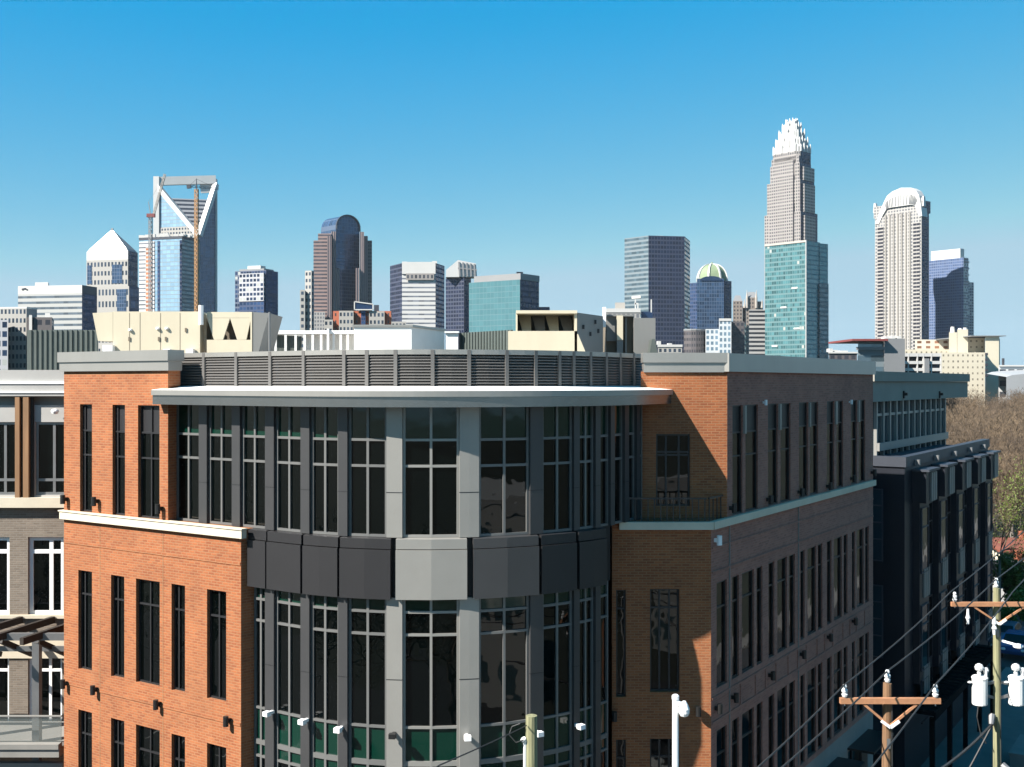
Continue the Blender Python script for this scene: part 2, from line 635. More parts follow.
# ------------------------------------------------------------------ brick office building
main = thing('brick_office_building', 'red brick office building with a curved glass corner bay and louvred roof screen', 'office building', (R0.x - 6, R0.y + 4, 0))
S_E = WR.at(873)
ST = 4.26
def zrow(a, k):
    return z_(a - ST * k)

# --- sunny left brick front
sl_end_low, sl_end_top = WL.at(241), WL.at(168)
top_ops = [(WL.at(a), WL.at(b), z_(-3.93), z_(-0.66)) for a, b in ((80, 92), (112.5, 125), (138, 159.5))]
low_px = ((78.3, 92), (111, 124.3), (136, 159.7), (171.5, 185), (207, 226.2))
b = MB()
WL.holes(b, 0, sl_end_top, z_(-3.97), z_(0.34), top_ops, 0.17)
low_ops = [(WL.at(p), WL.at(q), zrow(-8.74, k), zrow(-5.72, k)) for k in range(2) for p, q in low_px]
WL.holes(b, 0, sl_end_low, 0.0, z_(-3.97), low_ops, 0.17)
# splayed ends, end wall and back of the parapet
e0 = WL.p(sl_end_top, 0)
q1 = T1 + U * (tat(178) ) if False else curve(tat(178))
b.poly([(e0[0], e0[1], z_(-3.97)), (q1.x, q1.y, z_(-3.97)), (q1.x, q1.y, z_(-0.1)), (e0[0], e0[1], z_(-0.1))])
r1 = L0 + U * sl_end_top + VV * 0.44
b.poly([(e0[0], e0[1], z_(-0.1)), (r1.x, r1.y, z_(-0.1)), (r1.x, r1.y, z_(0.34)), (e0[0], e0[1], z_(0.34))])
e1 = WL.p(sl_end_low, 0)
q2 = curve(tat(256))
b.poly([(e1[0], e1[1], 0), (q2.x, q2.y, 0), (q2.x, q2.y, z_(-3.97)), (e1[0], e1[1], z_(-3.97))])
b.poly([(e0[0], e0[1], z_(-3.97)), (e1[0], e1[1], z_(-3.97)), (q2.x, q2.y, z_(-3.97)), (q1.x, q1.y, z_(-3.97))])
lb = R0 + VV * S_E - U * ((R0 - L0).dot(U))
b.poly([(lb.x, lb.y, 0), (L0.x, L0.y, 0), (L0.x, L0.y, z_(0.34)), (lb.x, lb.y, z_(0.34))])
b.build('front_wall', 'red_brick', main)
# thin soldier courses on the sunny front
b = MB()
for zz in (-4.95, -9.3):
    b = MB()
    WL.box(b, 0.02, sl_end_low - 0.02, z_(zz), z_(zz + 0.09), -0.02, 0.018)
    b.build('brick_course', 'red_brick', main)
for px_, za, zb in ((163, -18, -4.22), (100, -18, -4.22)):
    b = MB()
    WL.box(b, WL.at(px_) - 0.012, WL.at(px_) + 0.012, z_(za), z_(zb), -0.02, 0.004)
    b.build('movement_joint', 'wood_tan', main)
cp = MB()
WL.box(cp, -0.1, sl_end_top + 0.12, z_(0.34), z_(0.62), -0.4, 0.09)
WL.box(cp, -0.14, sl_end_top + 0.16, z_(0.622), z_(0.93), -0.45, 0.14)
cp.build('coping', 'coping_metal', main)
ld = MB()
WL.box(ld, -0.05, WL.at(245), z_(-4.2), z_(-3.972), -0.05, 0.13)
WL.box(ld, -0.08, WL.at(246), z_(-3.968), z_(-3.93), -0.05, 0.16)
ld.build('ledge', 'limestone', main)
for i, (a, c, z0, z1) in enumerate(top_ops):
    window(main, WL, a, c, z0, z1, 0.15, ([(a + c) / 2] if i == 2 else [a + 0.11]), [z_(-1.46), z_(-2.2)], green=z_(-1.46), panel='grey_metal')
for k in range(2):
    for i, (p, q) in enumerate(low_px):
        a, c = WL.at(p), WL.at(q)
        window(main, WL, a, c, zrow(-8.74, k), zrow(-5.72, k), 0.15, [(a + c) / 2] if i in (2, 4) else [a + 0.2], [zrow(-6.45, k)], pm='dark_glass')

def wall_light(W, px, y, mat='black_metal', k=0.8):
    s_ = W.at(px)
    d_ = W.depth(px)
    zz = Z(y, d_)
    l_ = MB()
    W.box(l_, s_ - 0.05 * k, s_ + 0.05 * k, zz - 0.07 * k, zz + 0.07 * k, 0.0, 0.11 * k)
    c_ = W.p(s_, zz - 0.17 * k, 0.19 * k)
    l_.tube(c_, (c_[0], c_[1], c_[2] + 0.34 * k), 0.095 * k, n=10)
    l_.build('wall_light' if mat == 'black_metal' else 'security_camera', mat, main)
for p, y in ((67, 499), (98, 501), (162, 508.5), (67, 683), (97, 689), (160, 703.5), (230, 720)):
    wall_light(WL, p, y)

# --- front return walls left of the street corner
YT = (R0 + VV * 1.18).y
XT = (R0 + VV * 1.18).x
WT = Wall((0, YT), (1, 0), (0, -1))    # set-back top storey, faces the camera
WF = Wall((0, R0.y), (1, 0), (0, -1))  # lower storeys, faces the camera
tb = next(t for t in [LARC + i * 0.01 for i in range(900)] if curve(t).y >= YT)
xb = curve(tb).x
tf = next(t for t in [LARC * 0.6 + i * 0.01 for i in range(900)] if curve(t).y >= R0.y)
xf = curve(tf).x
b = MB()
ra, rb = WT.at(656), WT.at(690)
zt0, zt1 = Z(506, YT), Z(434, YT)
WT.holes(b, xb - 0.02, XT, z_(-3.97), z_(0.32), [(ra, rb, zt0, zt1)], 0.15)
fw_ops = []
for (p, q, y0, y1) in ((650, 679.5, 589, 692), (616, 626, 590, 697)):
    for k in range(2):
        fw_ops.append((WF.at(p), WF.at(q), Z(y1, R0.y) - ST * k, Z(y0, R0.y) - ST * k))
WF.holes(b, xf - 0.3, R0.x, 0.0, z_(-3.97), fw_ops, 0.2)
b.poly([(xf - 0.3, R0.y, z_(-3.975)), (R0.x, R0.y, z_(-3.975)), (XT, YT, z_(-3.975)), (xb - 0.3, YT, z_(-3.975))])
b.build('return_wall', 'red_brick', main)
window(main, WT, ra, rb, zt0, zt1, 0.13, [ra + (rb - ra) * 0.3, ra + (rb - ra) * 0.68], [Z(452, YT), Z(455, YT)])
for i, o in enumerate(fw_ops):
    window(main, WF, *o, 0.18, [] if o[1] - o[0] < 0.5 else [o[0] + (o[1] - o[0]) / 3, o[0] + (o[1] - o[0]) * 2 / 3], [o[3] - 0.55])
for p, y in ((614, 715), (697.5, 710)):
    wall_light(WF, p, y)

# --- side street wall
tA = (732.5, 742.5), (745.5, 758), (768, 777.8), (780.5, 790.5), (799, 808), (810, 818.2), (827, 834.2), (836.6, 843.2), (851, 857), (859, 865.2)
rA = ((716.6, 727), (732, 739), (742, 754), (756.6, 762.5), (768.5, 774.4), (777.4, 787), (789, 795), (800.5, 804.7), (807.5, 816.2), (818, 822.4), (827, 831.6), (834, 842), (843.8, 847.6), (852, 855.2), (857, 863.8), (865.3, 868.8))
b = MB()
topo = [(WR.at(p), WR.at(q), z_(-3.93), z_(-0.68)) for p, q in tA]
WR.holes(b, 1.18, S_E, z_(-3.97), z_(0.32), topo, 0.12)
lowo = [(WR.at(p), WR.at(q), zrow(-8.8, k), zrow(-5.76, k)) for k in range(2) for p, q in rA]
WR.holes(b, 0, S_E, z_(-13.25), z_(-3.97), lowo, 0.12)
# end wall and unseen back wall, raised to cast shade on the navy building
rb_ = R0 + VV * S_E
b.poly([(rb_.x, rb_.y, 0), (lb.x, lb.y, 0), (lb.x, lb.y, z_(0.84)), (rb_.x, rb_.y, z_(0.84))])
b.build('street_wall', 'grey_brick', main)
for zz in (-4.75, -5.45, -9.05, -9.75):
    b = MB()
    WR.box(b, 0.05, S_E - 0.05, z_(zz), z_(zz + 0.06), -0.02, 0.03)
    b.build('brick_course', 'grey_brick', main)
for i in range(len(rA) - 1):
    m_ = (WR.at(rA[i][1]) + WR.at(rA[i + 1][0])) / 2
    b = MB()
    WR.box(b, m_ - 0.04, m_ + 0.04, z_(-9.688), z_(-9.052), -0.02, 0.028)
    b.build('brick_joint', 'grey_brick', main)
for m_ in (1.32, WR.at(798)):
    b = MB()
    WR.box(b, m_ - 0.015, m_ + 0.015, z_(-13), z_(-4.2), -0.02, 0.034)
    b.build('movement_joint', 'concrete', main)
cp = MB()
WR.box(cp, 1.18 - 0.1, S_E + 0.06, z_(0.32), z_(0.86), -0.45, 0.10)
WT.box(cp, xb + 0.06, XT - 0.1, z_(0.3), z_(0.58), -0.4, 0.06)
WT.box(cp, xb + 0.03, XT + 0.02, z_(0.584), z_(0.87), -0.45, 0.11)
cp.build('coping', 'coping_metal', main)
ld = MB()
WR.box(ld, 0.0, S_E + 0.05, z_(-4.18), z_(-3.96), -0.05, 0.12)
WF.box(ld, xf - 0.1, R0.x + 0.05, z_(-4.178), z_(-3.962), -0.05, 0.13)
ld.build('ledge', 'limestone', main)
for i, (a, c, z0, z1) in enumerate(topo):
    window(main, WR, a, c, z0, z1, 0.10, [], [z_(-1.5), z_(-2.2)], green=z_(-1.5), panel='dark_panel', fw=0.04)
for i, (a, c, z0, z1) in enumerate(lowo):
    window(main, WR, a, c, z0, z1, 0.10, [], [z1 - 0.75])
for i in range(0, 10, 2):
    a, c = WR.at(tA[i][1]), WR.at(tA[i + 1][0])
    h_ = MB()
    W_ = (c - a)
    WR.box(h_, a + 0.05, a + W_ * 0.42, z_(-1.55), z_(-0.70), -0.1, 0.06)
    WR.box(h_, a + W_ * 0.58, c - 0.05, z_(-1.55), z_(-0.70), -0.1, 0.06)
    h_.build('metal_panel', 'light_metal', main)
for p, y in ((729.5, 508), (766.5, 499.5), (798, 492), (826.5, 486), (850.5, 478.5), (871, 472.5), (715, 708), (731.5, 697), (768.5, 675), (800, 654), (827, 637), (852, 621)):
    wall_light(WR, p, y)
for p, y in ((714.5, 540), (763, 402.5), (849, 402)):
    wall_light(WR, p, y, 'white_plastic', 0.5 if p > 720 else 0.8)
# ground storey in pale concrete with shop windows
b = MB()
so_ = [(s0, s0 + 2.6, 0.5, z_(-14.1)) for s0 in (1.0, 5.0, 9.0, 13.0)]
WR.holes(b, 0, S_E, 0.0, z_(-13.25), so_, 0.3)
b.build('shopfront_wall', 'concrete', main)
for o in so_:
    window(main, WR, *o, 0.28, [o[0] + 1.3], [2.6], fw=0.07, name='shop_window')
aw = MB()
for s0 in (1.0, 5.0, 9.0, 13.0):
    WR.box(aw, s0 - 0.1, s0 + 2.7, z_(-14.0), z_(-13.92), 0.0, 1.0)
aw.build('shop_awning', 'black_metal', main)

# --- curved glass bay
piers = [(203, 211), (236, 244), (269, 278), (304.5, 313), (341, 350), (388, 403), (459, 477.5), (527.5, 540), (570, 575.5), (591, 596), (606, 610), (620, 624), (632, 635)]
def bay_level(z0, z1, first, last, transoms, greens):
    edges = [(None, first)] + [p for p in piers if first < p[0] < last] + [(last, None)]
    for i in range(len(edges) - 1):
        p0, p1 = edges[i][1], edges[i + 1][0]
        ta, tb2 = tat(p0), tat(p1)
        if tb2 - ta < 0.08:
            continue
        tm = (ta + tb2) / 2
        mid = p1 - p0 > 11
        ts = [ta, tm, tb2]
        fr = MB()
        w_ = 0.065
        posts = [(ta, ta + w_), (tb2 - w_, tb2)] + ([(tm - w_ / 2, tm + w_ / 2)] if mid else [])
        for x0, x1 in posts:
            fr.ribbon([curve(x0, 0.07), curve(x1, 0.07)], [curve(x0, -0.05), curve(x1, -0.05)], z0, z1)
        for zt in [z0 + w_ / 2, z1 - w_ / 2] + transoms:
            fr.ribbon([curve(t, 0.074) for t in ts], [curve(t, -0.05) for t in ts], zt - w_ / 2, zt + w_ / 2)
        fo = fr.build('bay_window', 'light_metal' if 380 < p0 < 470 else ('mid_frame' if 470 < p0 < 535 else 'frame_metal'), main)  # frames paler towards the bay centre: sheen on the curve put into the colour
        pn = MB()
        cuts = [z0] + sorted(transoms) + [z1]
        for za, zb in zip(cuts, cuts[1:]):
            gm = 1 if any(a <= (za + zb) / 2 <= c for a, c in greens) else 0
            pn.ribbon([curve(t, 0.02) for t in ts], [curve(t, -0.03) for t in ts], za, zb, gm)
        pn.build('pane', ['dark_glass', 'green_glass'], fo)
bay_level(z_(-3.96), z_(-0.45), 178, 640, [z_(-1.47), z_(-2.14)], [(z_(-1.47), z_(-0.4))])
for k in range(3):
    zt = -5.5 - ST * k if k == 0 else -5.5 - ST * k
    z0 = (-9.76 - ST * k)
    bay_level(z_(z0), z_(-5.5 - ST * k), 256, 606, [z_(-5.88 - ST * k), z_(-6.46 - ST * k), z_(-8.83 - ST * k)],
              [(z_(-5.88 - ST * k), z_(-5.4 - ST * k)), (z_(z0), z_(-8.83 - ST * k))])
for i, (p, q) in enumerate(piers):
    ta, tb2 = tat(p), tat(q)
    pm = 'pier_metal'
    for (za, zb) in ((-3.96, -0.42), (-18, -5.5)):
        if zb < -4 and not 256 < p < 606:
            continue
        pr = MB()
        pr.ribbon(cpts(ta, tb2, 0.16), cpts(ta, tb2, -0.2), z_(za), z_(zb))
        zj = -2.82 if zb > -4 else -7.6
        pr.ribbon(cpts(ta - 0.004, tb2 + 0.004, 0.164), cpts(ta - 0.004, tb2 + 0.004, 0.1), z_(zj), z_(zj + 0.02), 1)
        pr.build('pier', ['light_metal' if i in (5, 6) else pm, 'dark_frame'], main)  # two centre piers get light metal in place of a sheen
# blank wall behind the spandrel band, spandrel panels with tapered caps
bk = MB()
bk.ribbon(cpts(tat(247, 0.05), tat(610, 0.05), 0.05), cpts(tat(247, 0.05), tat(610, 0.05), -0.2), z_(-5.5), z_(-3.96))
bk.build('spandrel_backing', 'dark_panel', main)
for i, (p, q) in enumerate(((247, 265), (266.3, 300), (302, 337), (339, 390), (395.5, 467), (473.5, 539), (542, 577), (579.5, 607))):
    ta, tb2 = tat(p, 0.3), tat(q, 0.3)
    ts = [ta, (ta + tb2) / 2, tb2]
    sp_ = MB()
    sp_.ribbon([curve(t, 0.30) for t in ts], [curve(t, 0.06) for t in ts], z_(-5.52), z_(-4.26))
    sp_.ribbon([curve(t, 0.26) for t in ts], [curve(t, 0.06) for t in ts], z_(-4.24), z_(-3.99), 0, z_(-3.965))
    sp_.build('spandrel_panel', 'light_metal' if i == 4 else ('pier_metal' if i == 5 else 'grey_metal'), main)  # one metal paint; centre panels coloured paler where the sun would glance off
for p, y, m_ in ((269, 713, 'white_plastic'), (304, 721, 'white_plastic'), (339, 729, 'white_plastic'), (393, 735, 'black_metal'), (467, 737, 'white_plastic'), (538, 733, 'white_plastic'), (579, 726, 'white_plastic')):
    t = tat(p, 0.3)
    c_ = curve(t, 0.3)
    zz = Z(y, c_.y)
    l_ = MB()
    q_ = curve(t, 0.14)
    l_.beam((q_.x, q_.y, zz), (c_.x, c_.y, zz), 0.08, 0.08)
    c2 = curve(t, 0.46)
    l_.beam((c_.x, c_.y, zz), (c2.x, c2.y, zz), 0.17, 0.12)
    l_.build('bay_light', m_, main)
# canopy
CO = 0.78
tc0, tc1 = tat(151, CO), next(t for t in [LARC + i * 0.01 for i in range(900)] if curve(t, CO).y >= YT - 0.02)
cn = MB()
cn.ribbon(cpts(tc0, tc1, CO - 0.05, 0.25), cpts(tc0, tc1, 0.3, 0.25), z_(-0.62), z_(-0.36))
cn.build('canopy_fascia', 'fascia_metal', main)
cn = MB()
cn.ribbon(cpts(tc0, tc1, CO, 0.25), cpts(tc0, tc1, 0.3, 0.25), z_(-0.357), z_(-0.215), 0)
cn.build('canopy_edge', 'coping_metal', main)
cn = MB()
cn.ribbon(cpts(tc0, tc1, CO - 0.015, 0.25), cpts(tc0, tc1, -0.6, 0.25), z_(-0.212), z_(-0.205), 0, z_(-0.08))
cn.build('canopy_roof', 'white_membrane', main)
cn = MB()
cn.ribbon(cpts(tc0, tc1, 0.6, 0.25), cpts(tc0, tc1, -0.25, 0.25), z_(-0.56), z_(-0.40))
cn.build('canopy_soffit', 'soffit', main)
# louvred roof screen
lp = [174, 205, 237.5, 271.5, 305, 345, 367.5, 396, 432.5, 468.5, 506, 534.5, 558, 572, 589, 604.5, 618.5, 632, 645]
OS = -0.42
lt = [tat(p, OS) for p in lp]
zs0, zs1 = z_(-0.13), z_(0.86)
for i in range(len(lt) - 1):
    a, c = lt[i] + 0.05, lt[i + 1] - 0.05
    if c - a < 0.06:
        continue
    pn = MB()
    nsl = 11
    for k in range(nsl):
        zz = zs0 + 0.02 + (0.84 / nsl) * k
        o, i_ = cpts(a, c, OS + 0.04, 0.5), cpts(a, c, OS - 0.04, 0.5)
        for j in range(len(o) - 1):
            A, B, D, E = o[j], o[j + 1], i_[j + 1], i_[j]
            h_ = 0.052
            pn.hexa([(A.x, A.y, zz), (B.x, B.y, zz), (D.x, D.y, zz + h_), (E.x, E.y, zz + h_)],
                    [(A.x, A.y, zz + 0.022), (B.x, B.y, zz + 0.022), (D.x, D.y, zz + h_ + 0.022), (E.x, E.y, zz + h_ + 0.022)])
    pn.ribbon(cpts(a, c, OS - 0.10, 0.5), cpts(a, c, OS - 0.12, 0.5), zs0, zs1 - 0.10, 1)
    pn.build('louvre_panel', ['louvre_metal', 'louvre_metal'], main)
    ps = MB()
    t0 = lt[i]
    ps.ribbon([curve(t0 - 0.05, OS + 0.08), curve(t0 + 0.05, OS + 0.08)], [curve(t0 - 0.05, OS - 0.08), curve(t0 + 0.05, OS - 0.08)], zs0 - 0.05, zs1 - 0.01)
    ps.build('screen_post', 'louvre_metal', main)
cn = MB()
cn.ribbon(cpts(lt[0], lt[-1], OS + 0.07, 0.4), cpts(lt[0], lt[-1], OS - 0.13, 0.4), zs1 - 0.13, zs1)
cn.build('screen_cap', 'coping_metal', main)
b = MB()
yy = curve(tat(171, 0.1), 0.1)
b.tube((yy.x, yy.y, z_(-0.2)), (yy.x, yy.y, z_(0.28)), 0.1)
b.build('roof_pipe', 'yellow_paint', main)
# balcony rail on the set-back corner
rl = MB()
zr = z_(-3.96)
for k in range(13):
    x_ = xf + 0.2 + (R0.x - xf - 0.35) * k / 12
    rl.box(x_ - 0.015, x_ + 0.015, R0.y + 0.12, R0.y + 0.15, zr, zr + 0.62)
rl.box(xf + 0.1, R0.x - 0.1, R0.y + 0.11, R0.y + 0.16, zr + 0.62, zr + 0.67)
for k in range(4):
    q_ = R0 + VV * (0.15 + 0.28 * k) - U * 0.12
    rl.tube((q_.x, q_.y, zr), (q_.x, q_.y, zr + 0.64), 0.018)
qa, qb = R0 + VV * 0.12 - U * 0.12, R0 + VV * 1.15 - U * 0.12
rl.beam((qa.x, qa.y, zr + 0.645), (qb.x, qb.y, zr + 0.645), 0.05, 0.05)
rl.build('railing', 'grey_metal', main)
# roof deck
rf = MB()
q0 = L0 + VV * 0.3
rpts = [q0, L0 + U * sl_end_top + VV * 0.3] + cpts(tat(178, -0.5), tb - 0.05, -0.5, 1.0) + [Vector((XT - 0.3, YT + 0.2)), rb_ - U * 0.3, lb]
rf.prism([(p.x, p.y) for p in rpts], z_(-0.6), z_(-0.15))
rf.build('roof_deck', 'roof_membrane', main)

# ------------------------------------------------------------------ taupe wing on the left
YW = 37.5
WW = Wall((0, YW), (1, 0), (0, -1))
wing = thing('wing_building', 'taupe brick building with a grey flat roof, timber posts and a pergola terrace', 'office building', (-20, YW + 3, 0))
wx = lambda px: (px - CX) / F * YW
wz = lambda y: Z(y, YW)
X0, X1 = -34.0, -13.75
cols = [(-40, 9), (28, 62)]
b = MB()
ops = [(wx(-52), wx(9.5), wz(615), wz(537)), (wx(28), wx(63.5), wz(615), wz(537)),
       (wx(-52), wx(9), wz(725), wz(656)), (wx(28), wx(62), wz(725), wz(656)),
       (wx(-52), wx(9), wz(870), wz(778)), (wx(28), wx(62), wz(870), wz(778))]
WW.holes(b, X0, X1, 0, wz(507), ops, 0.2)
b.build('lower_wall', 'taupe_brick', wing)
b = MB()
ups = [(wx(-60), wx(17), wz(495), wz(422)), (wx(35), wx(66), wz(495), wz(422))]
WW.holes(b, X0, X1, wz(497), wz(405), ups, 0.15)
b.box(X0, X1, YW + 0.3, YW + 0.32, wz(405), wz(384))
b.build('upper_wall', 'roof_membrane', wing)
for o in ups:
    window(wing, WW, *o, 0.12, [o[1] - 0.42], [wz(480)], fm='galvanised', fw=0.09)
for i, o in enumerate(ops):
    window(wing, WW, *o, 0.16, [o[0] + (o[1] - o[0]) * 0.62], [o[3] - 0.5], fm='white_plastic', fw=0.13 if i < 2 else 0.09)
b = MB()
WW.box(b, X0, X1, wz(507), wz(497), -0.1, 0.22)
WW.box(b, X0, X1, wz(618), wz(614.6), -0.05, 0.1)
WW.box(b, X0, X1, wz(658), wz(640), 0.003, 0.05)
b.build('stone_band', 'limestone', wing)
b = MB()
WW.box(b, X0, X1 + 0.3, wz(381), wz(370), -0.4, 0.12)
WW.box(b, X0, X1 + 0.3, wz(391), wz(384), -0.2, 0.17)
WW.box(b, X0, X1 + 0.3, wz(396), wz(393), -0.2, 0.22)
b.build('roof_edge', 'roof_membrane', wing)
b = MB()
WW.box(b, X0, X1 + 0.3, wz(383.9), wz(381.1), -0.3, 0.2)
WW.box(b, X0, X1 + 0.3, wz(392.9), wz(391.1), -0.2, 0.25)
b.build('roof_trim', 'white_plastic', wing)
for p, q in ((17.5, 22), (25.5, 31)):
    b = MB()
    b.box(wx(p), wx(q), YW - 0.2, YW - 0.03, wz(497), wz(397))
    b.build('timber_post', 'wood_tan', wing)
b = MB()
b.box(wx(22.5), wx(25), YW - 0.08, YW - 0.02, wz(497), wz(397))
b.box(wx(31.5), wx(34.5), YW - 0.08, YW - 0.02, wz(497), wz(397))
b.build('post_gap_strip', 'wood_dark', wing)  # dark strips drawn in for the gaps beside the timber posts
b = MB()
b.lathe((wx(58), YW - 0.25, wz(411)), [(0.03, -0.1), (0.1, -0.08), (0.13, 0.0), (0.1, 0.06), (0.03, 0.08)], 12)
b.build('dome_camera', 'white_plastic', wing)
# pergola and terrace
b = MB()
yp = YW - 2.2
pz = lambda y: Z(y, yp)
pxw = lambda px: (px - CX) / F * yp
b.box(X0, X1 - 0.2, yp - 0.08, yp + 0.08, pz(640), pz(633))
b.box(X0, X1 - 0.2, yp + 0.6, yp + 0.7, pz(656), pz(651))
for px in (33.5, -60, -160):
    b.box(pxw(px), pxw(px + 7), yp - 0.12, yp + 0.12, 0, pz(633))
b.build('pergola_frame', 'galvanised', wing)
for px in (-36, -2, 34):
    b = MB()
    b.beam((pxw(px), yp - 0.9, pz(635)), (pxw(px + 28), YW - 0.1, wz(619)), 0.14, 0.22)
    b.beam((pxw(px + 4), yp - 0.1, pz(640)), (pxw(px + 13), YW - 0.6, wz(650)), 0.14, 0.16)
    b.build('rafter', 'wood_dark', wing)
b = MB()
b.box(X0, X1 - 0.3, yp - 0.5, yp - 0.47, pz(737), pz(712))
b.build('glass_balustrade', 'rail_glass', wing)
b = MB()
b.box(X0, X1 - 0.3, yp - 0.7, YW, pz(750), pz(742))
b.box(X0, X1 - 0.3, yp - 0.75, yp - 0.45, pz(742) + 0.004, pz(737))
b.box(X0, X1 - 0.3, yp - 0.52, yp - 0.45, pz(712.2), pz(710.8))
b.box(X0, X1 - 0.3, yp - 0.4, yp - 0.2, pz(764), pz(759))
b.build('terrace_slab', 'concrete', wing)
b = MB()
lw = lambda s, o: L0 + VV * s - U * o
b.prism([(X0, YW + 0.33), (X1 + 0.3, YW + 0.33), tuple(lw(24, 0.15)), (X0, 62)], 0, z_(0.1))
b.build('roof_block', 'roof_membrane', wing)

# ------------------------------------------------------------------ roof equipment
def fpbox(mb, p0, p1, y0, y1, Y, dep, mi=0):
    a, c = XY(p0, Y)[0], XY(p1, Y)[0]
    mb.box(a, c, Y, Y + dep, Z(y1, Y), Z(y0, Y), mi)

YA = 40.5
A_ = thing('air_handler', 'long cream rooftop air handler with triangular intake openings', 'rooftop unit', (XY(180, YA)[0], YA + 1.5, z_(0.1)))
ax = lambda p: XY(p, YA)[0]
az = lambda y: Z(y, YA)
b = MB()
fpbox(b, 113, 200, 311.5, 354, YA, 3.2)
# undercut hood on the left end
b.hexa([(ax(98), YA, az(341)), (ax(112.8), YA, az(341)), (ax(112.8), YA + 3, az(341)), (ax(98), YA + 3, az(341))],
       [(ax(92.5), YA, az(313)), (ax(112.8), YA, az(312)), (ax(112.8), YA + 3, az(312)), (ax(92.5), YA + 3, az(313))])
b.build('casing', 'cream_metal', A_)
b = MB()
fpbox(b, 200.3, 206.5, 314, 354, YA + 0.5, 2.6)
# hood end: front with triangular notches
yh = YA
b.box(ax(206.8), ax(252), yh, yh + 0.1, az(354), az(339.8))
for (t0, t1, bl, br) in ((207, 215.5, 207, 207.2), ):
    pass
tri = [(207, 230, 213.8, 223), (230, 251, 237, 246.3)]
for a, c, d, e in tri:
    b.poly([(ax(d), yh + 0.001, az(339.6)), (ax(e), yh + 0.001, az(339.6)), (ax(c), yh + 0.001, az(318)), (ax(a), yh + 0.001, az(318))])
    b.poly([(ax(d), yh + 0.09, az(339.6)), (ax(e), yh + 0.09, az(339.6)), (ax(c), yh + 0.09, az(318)), (ax(a), yh + 0.09, az(318))][::-1])
b.box(ax(206.8), ax(252), yh, yh + 0.1, az(317.8), az(312))
b.box(ax(250.5), ax(252.2), yh - 0.02, yh + 0.12, az(354), az(312))
b.box(ax(206.8), ax(252), yh + 0.1, yh + 2.4, az(313.5), az(312.2))
b.build('intake_hood', 'cream_metal', A_)
b = MB()
b.box(ax(207), ax(250.3), yh + 0.5, yh + 2.4, az(354), az(314))
b.build('intake_core', 'cream_dark', A_)
b = MB()
b.hexa([(ax(252.4), yh, az(354)), (ax(258), yh, az(354)), (ax(258), yh + 2.4, az(354)), (ax(252.4), yh + 2.4, az(354))],
       [(ax(252.4), yh, az(312)), (ax(269), yh, az(313)), (ax(269), yh + 2.4, az(313)), (ax(252.4), yh + 2.4, az(312))])
b.build('side_hood', 'unit_grey', A_)
b = MB()
b.tube((ax(202), YA - 0.12, az(325)), (ax(202), YA - 0.12, az(305.5)), 0.09)
b.build('flue', 'white_plastic', A_)
b = MB()
fpbox(b, 102.5, 112.3, 345, 354, YA - 0.3, 0.28)
for p, y in ((130.5, 330), (158, 328.5), (167, 328.5)):
    bb = MB()
    bb.lathe((ax(p), YA - 0.02, az(y)), [(0.06, -0.04), (0.075, 0.0), (0.06, 0.04)], 8)
    bb.build('gauge', 'white_plastic', A_)
for p, q in ((163, 353), (186, 353)):
    bb = MB()
    fpbox(bb, p, p + 7, 349, 354, YA - 0.3, 0.28)
    bb.build('valve_box', 'white_plastic', A_)
b.build('intake_box', 'white_plastic', A_)
b = MB()
for p in (129.5, 140, 160.5, 180):
    b.box(ax(p) - 0.008, ax(p) + 0.008, YA - 0.006, YA + 0.01, az(352), az(313))
for p, y in ((129.5, 339), (159, 339), (166, 339), (186, 330)):
    b.box(ax(p) - 0.035, ax(p) + 0.035, YA - 0.03, YA - 0.012, az(y + 2), az(y - 2))
b.build('door_seams', 'cream_dark', A_)

YB = 44.5
B_ = thing('roof_penthouse', 'plain white rooftop box with a grey shaded side and lean-to screen', 'rooftop unit', (XY(400, YB)[0], YB + 2, z_(-0.15)))
b = MB()
xa, xc = XY(354, YB)[0], XY(411.5, YB)[0]
xd, yd = XY(444.5, YB + 3.6)
zt = Z(327, YB)
pl_ = [(xa, YB), (xc, YB), (xd, YB + 3.6), (xd - 2.4, YB + 5.2), (xa, YB + 5.2)]
b.prism(pl_, z_(-0.15), zt)
b.build('box', 'unit_white', B_)
b = MB()
b.prism([(p[0] + (0.06 if i in (1, 2) else -0.06), p[1] - (0.06 if i < 2 else 0)) for i, p in enumerate(pl_)], zt + 0.004, zt + 0.09)
b.build('roof_cap', 'coping_metal', B_)
YL = 46
LS = thing('louvre_enclosure', 'low white framed rooftop enclosure with slim posts and grey infill', 'rooftop screen', (XY(312, YL)[0], YL + 1, z_(-0.15)))
b = MB()
lx = lambda p: XY(p, YL)[0]
lz = lambda y: Z(y, YL)
b.box(lx(262), lx(354), YL - 0.12, YL + 2, lz(334), lz(330.5))
for p in (276, 286, 296, 305, 313, 321.5, 329, 334, 341, 348):
    b.box(lx(p) - 0.045, lx(p) + 0.045, YL - 0.1, YL - 0.02, lz(356), lz(334.1))
b.box(lx(302), lx(354), YL + 0.4, YL + 0.5, lz(356), lz(334.1))
b.box(lx(328), lx(330), YL - 0.3, YL - 0.13, lz(356), lz(329))
b.build('frame', 'unit_white', LS)
b = MB()
for k in range(10):
    p = 268 + k * 3.3
    b.box(lx(p), lx(p + 2.9), YL + 0.2, YL + 0.28, lz(356), lz(334.2 + 0.2 * k))
b.build('infill', 'screen_green', LS)
b = MB()
yq = 39.2
b.tube((XY(269.5, yq)[0], yq, z_(-0.15)), (XY(269.5, yq)[0], yq, Z(312, yq)), 0.035)
tag(b.build('vent_pipe', 'galvanised', None), 'slim grey vent pipe standing beside the cream air handler', 'pipe')

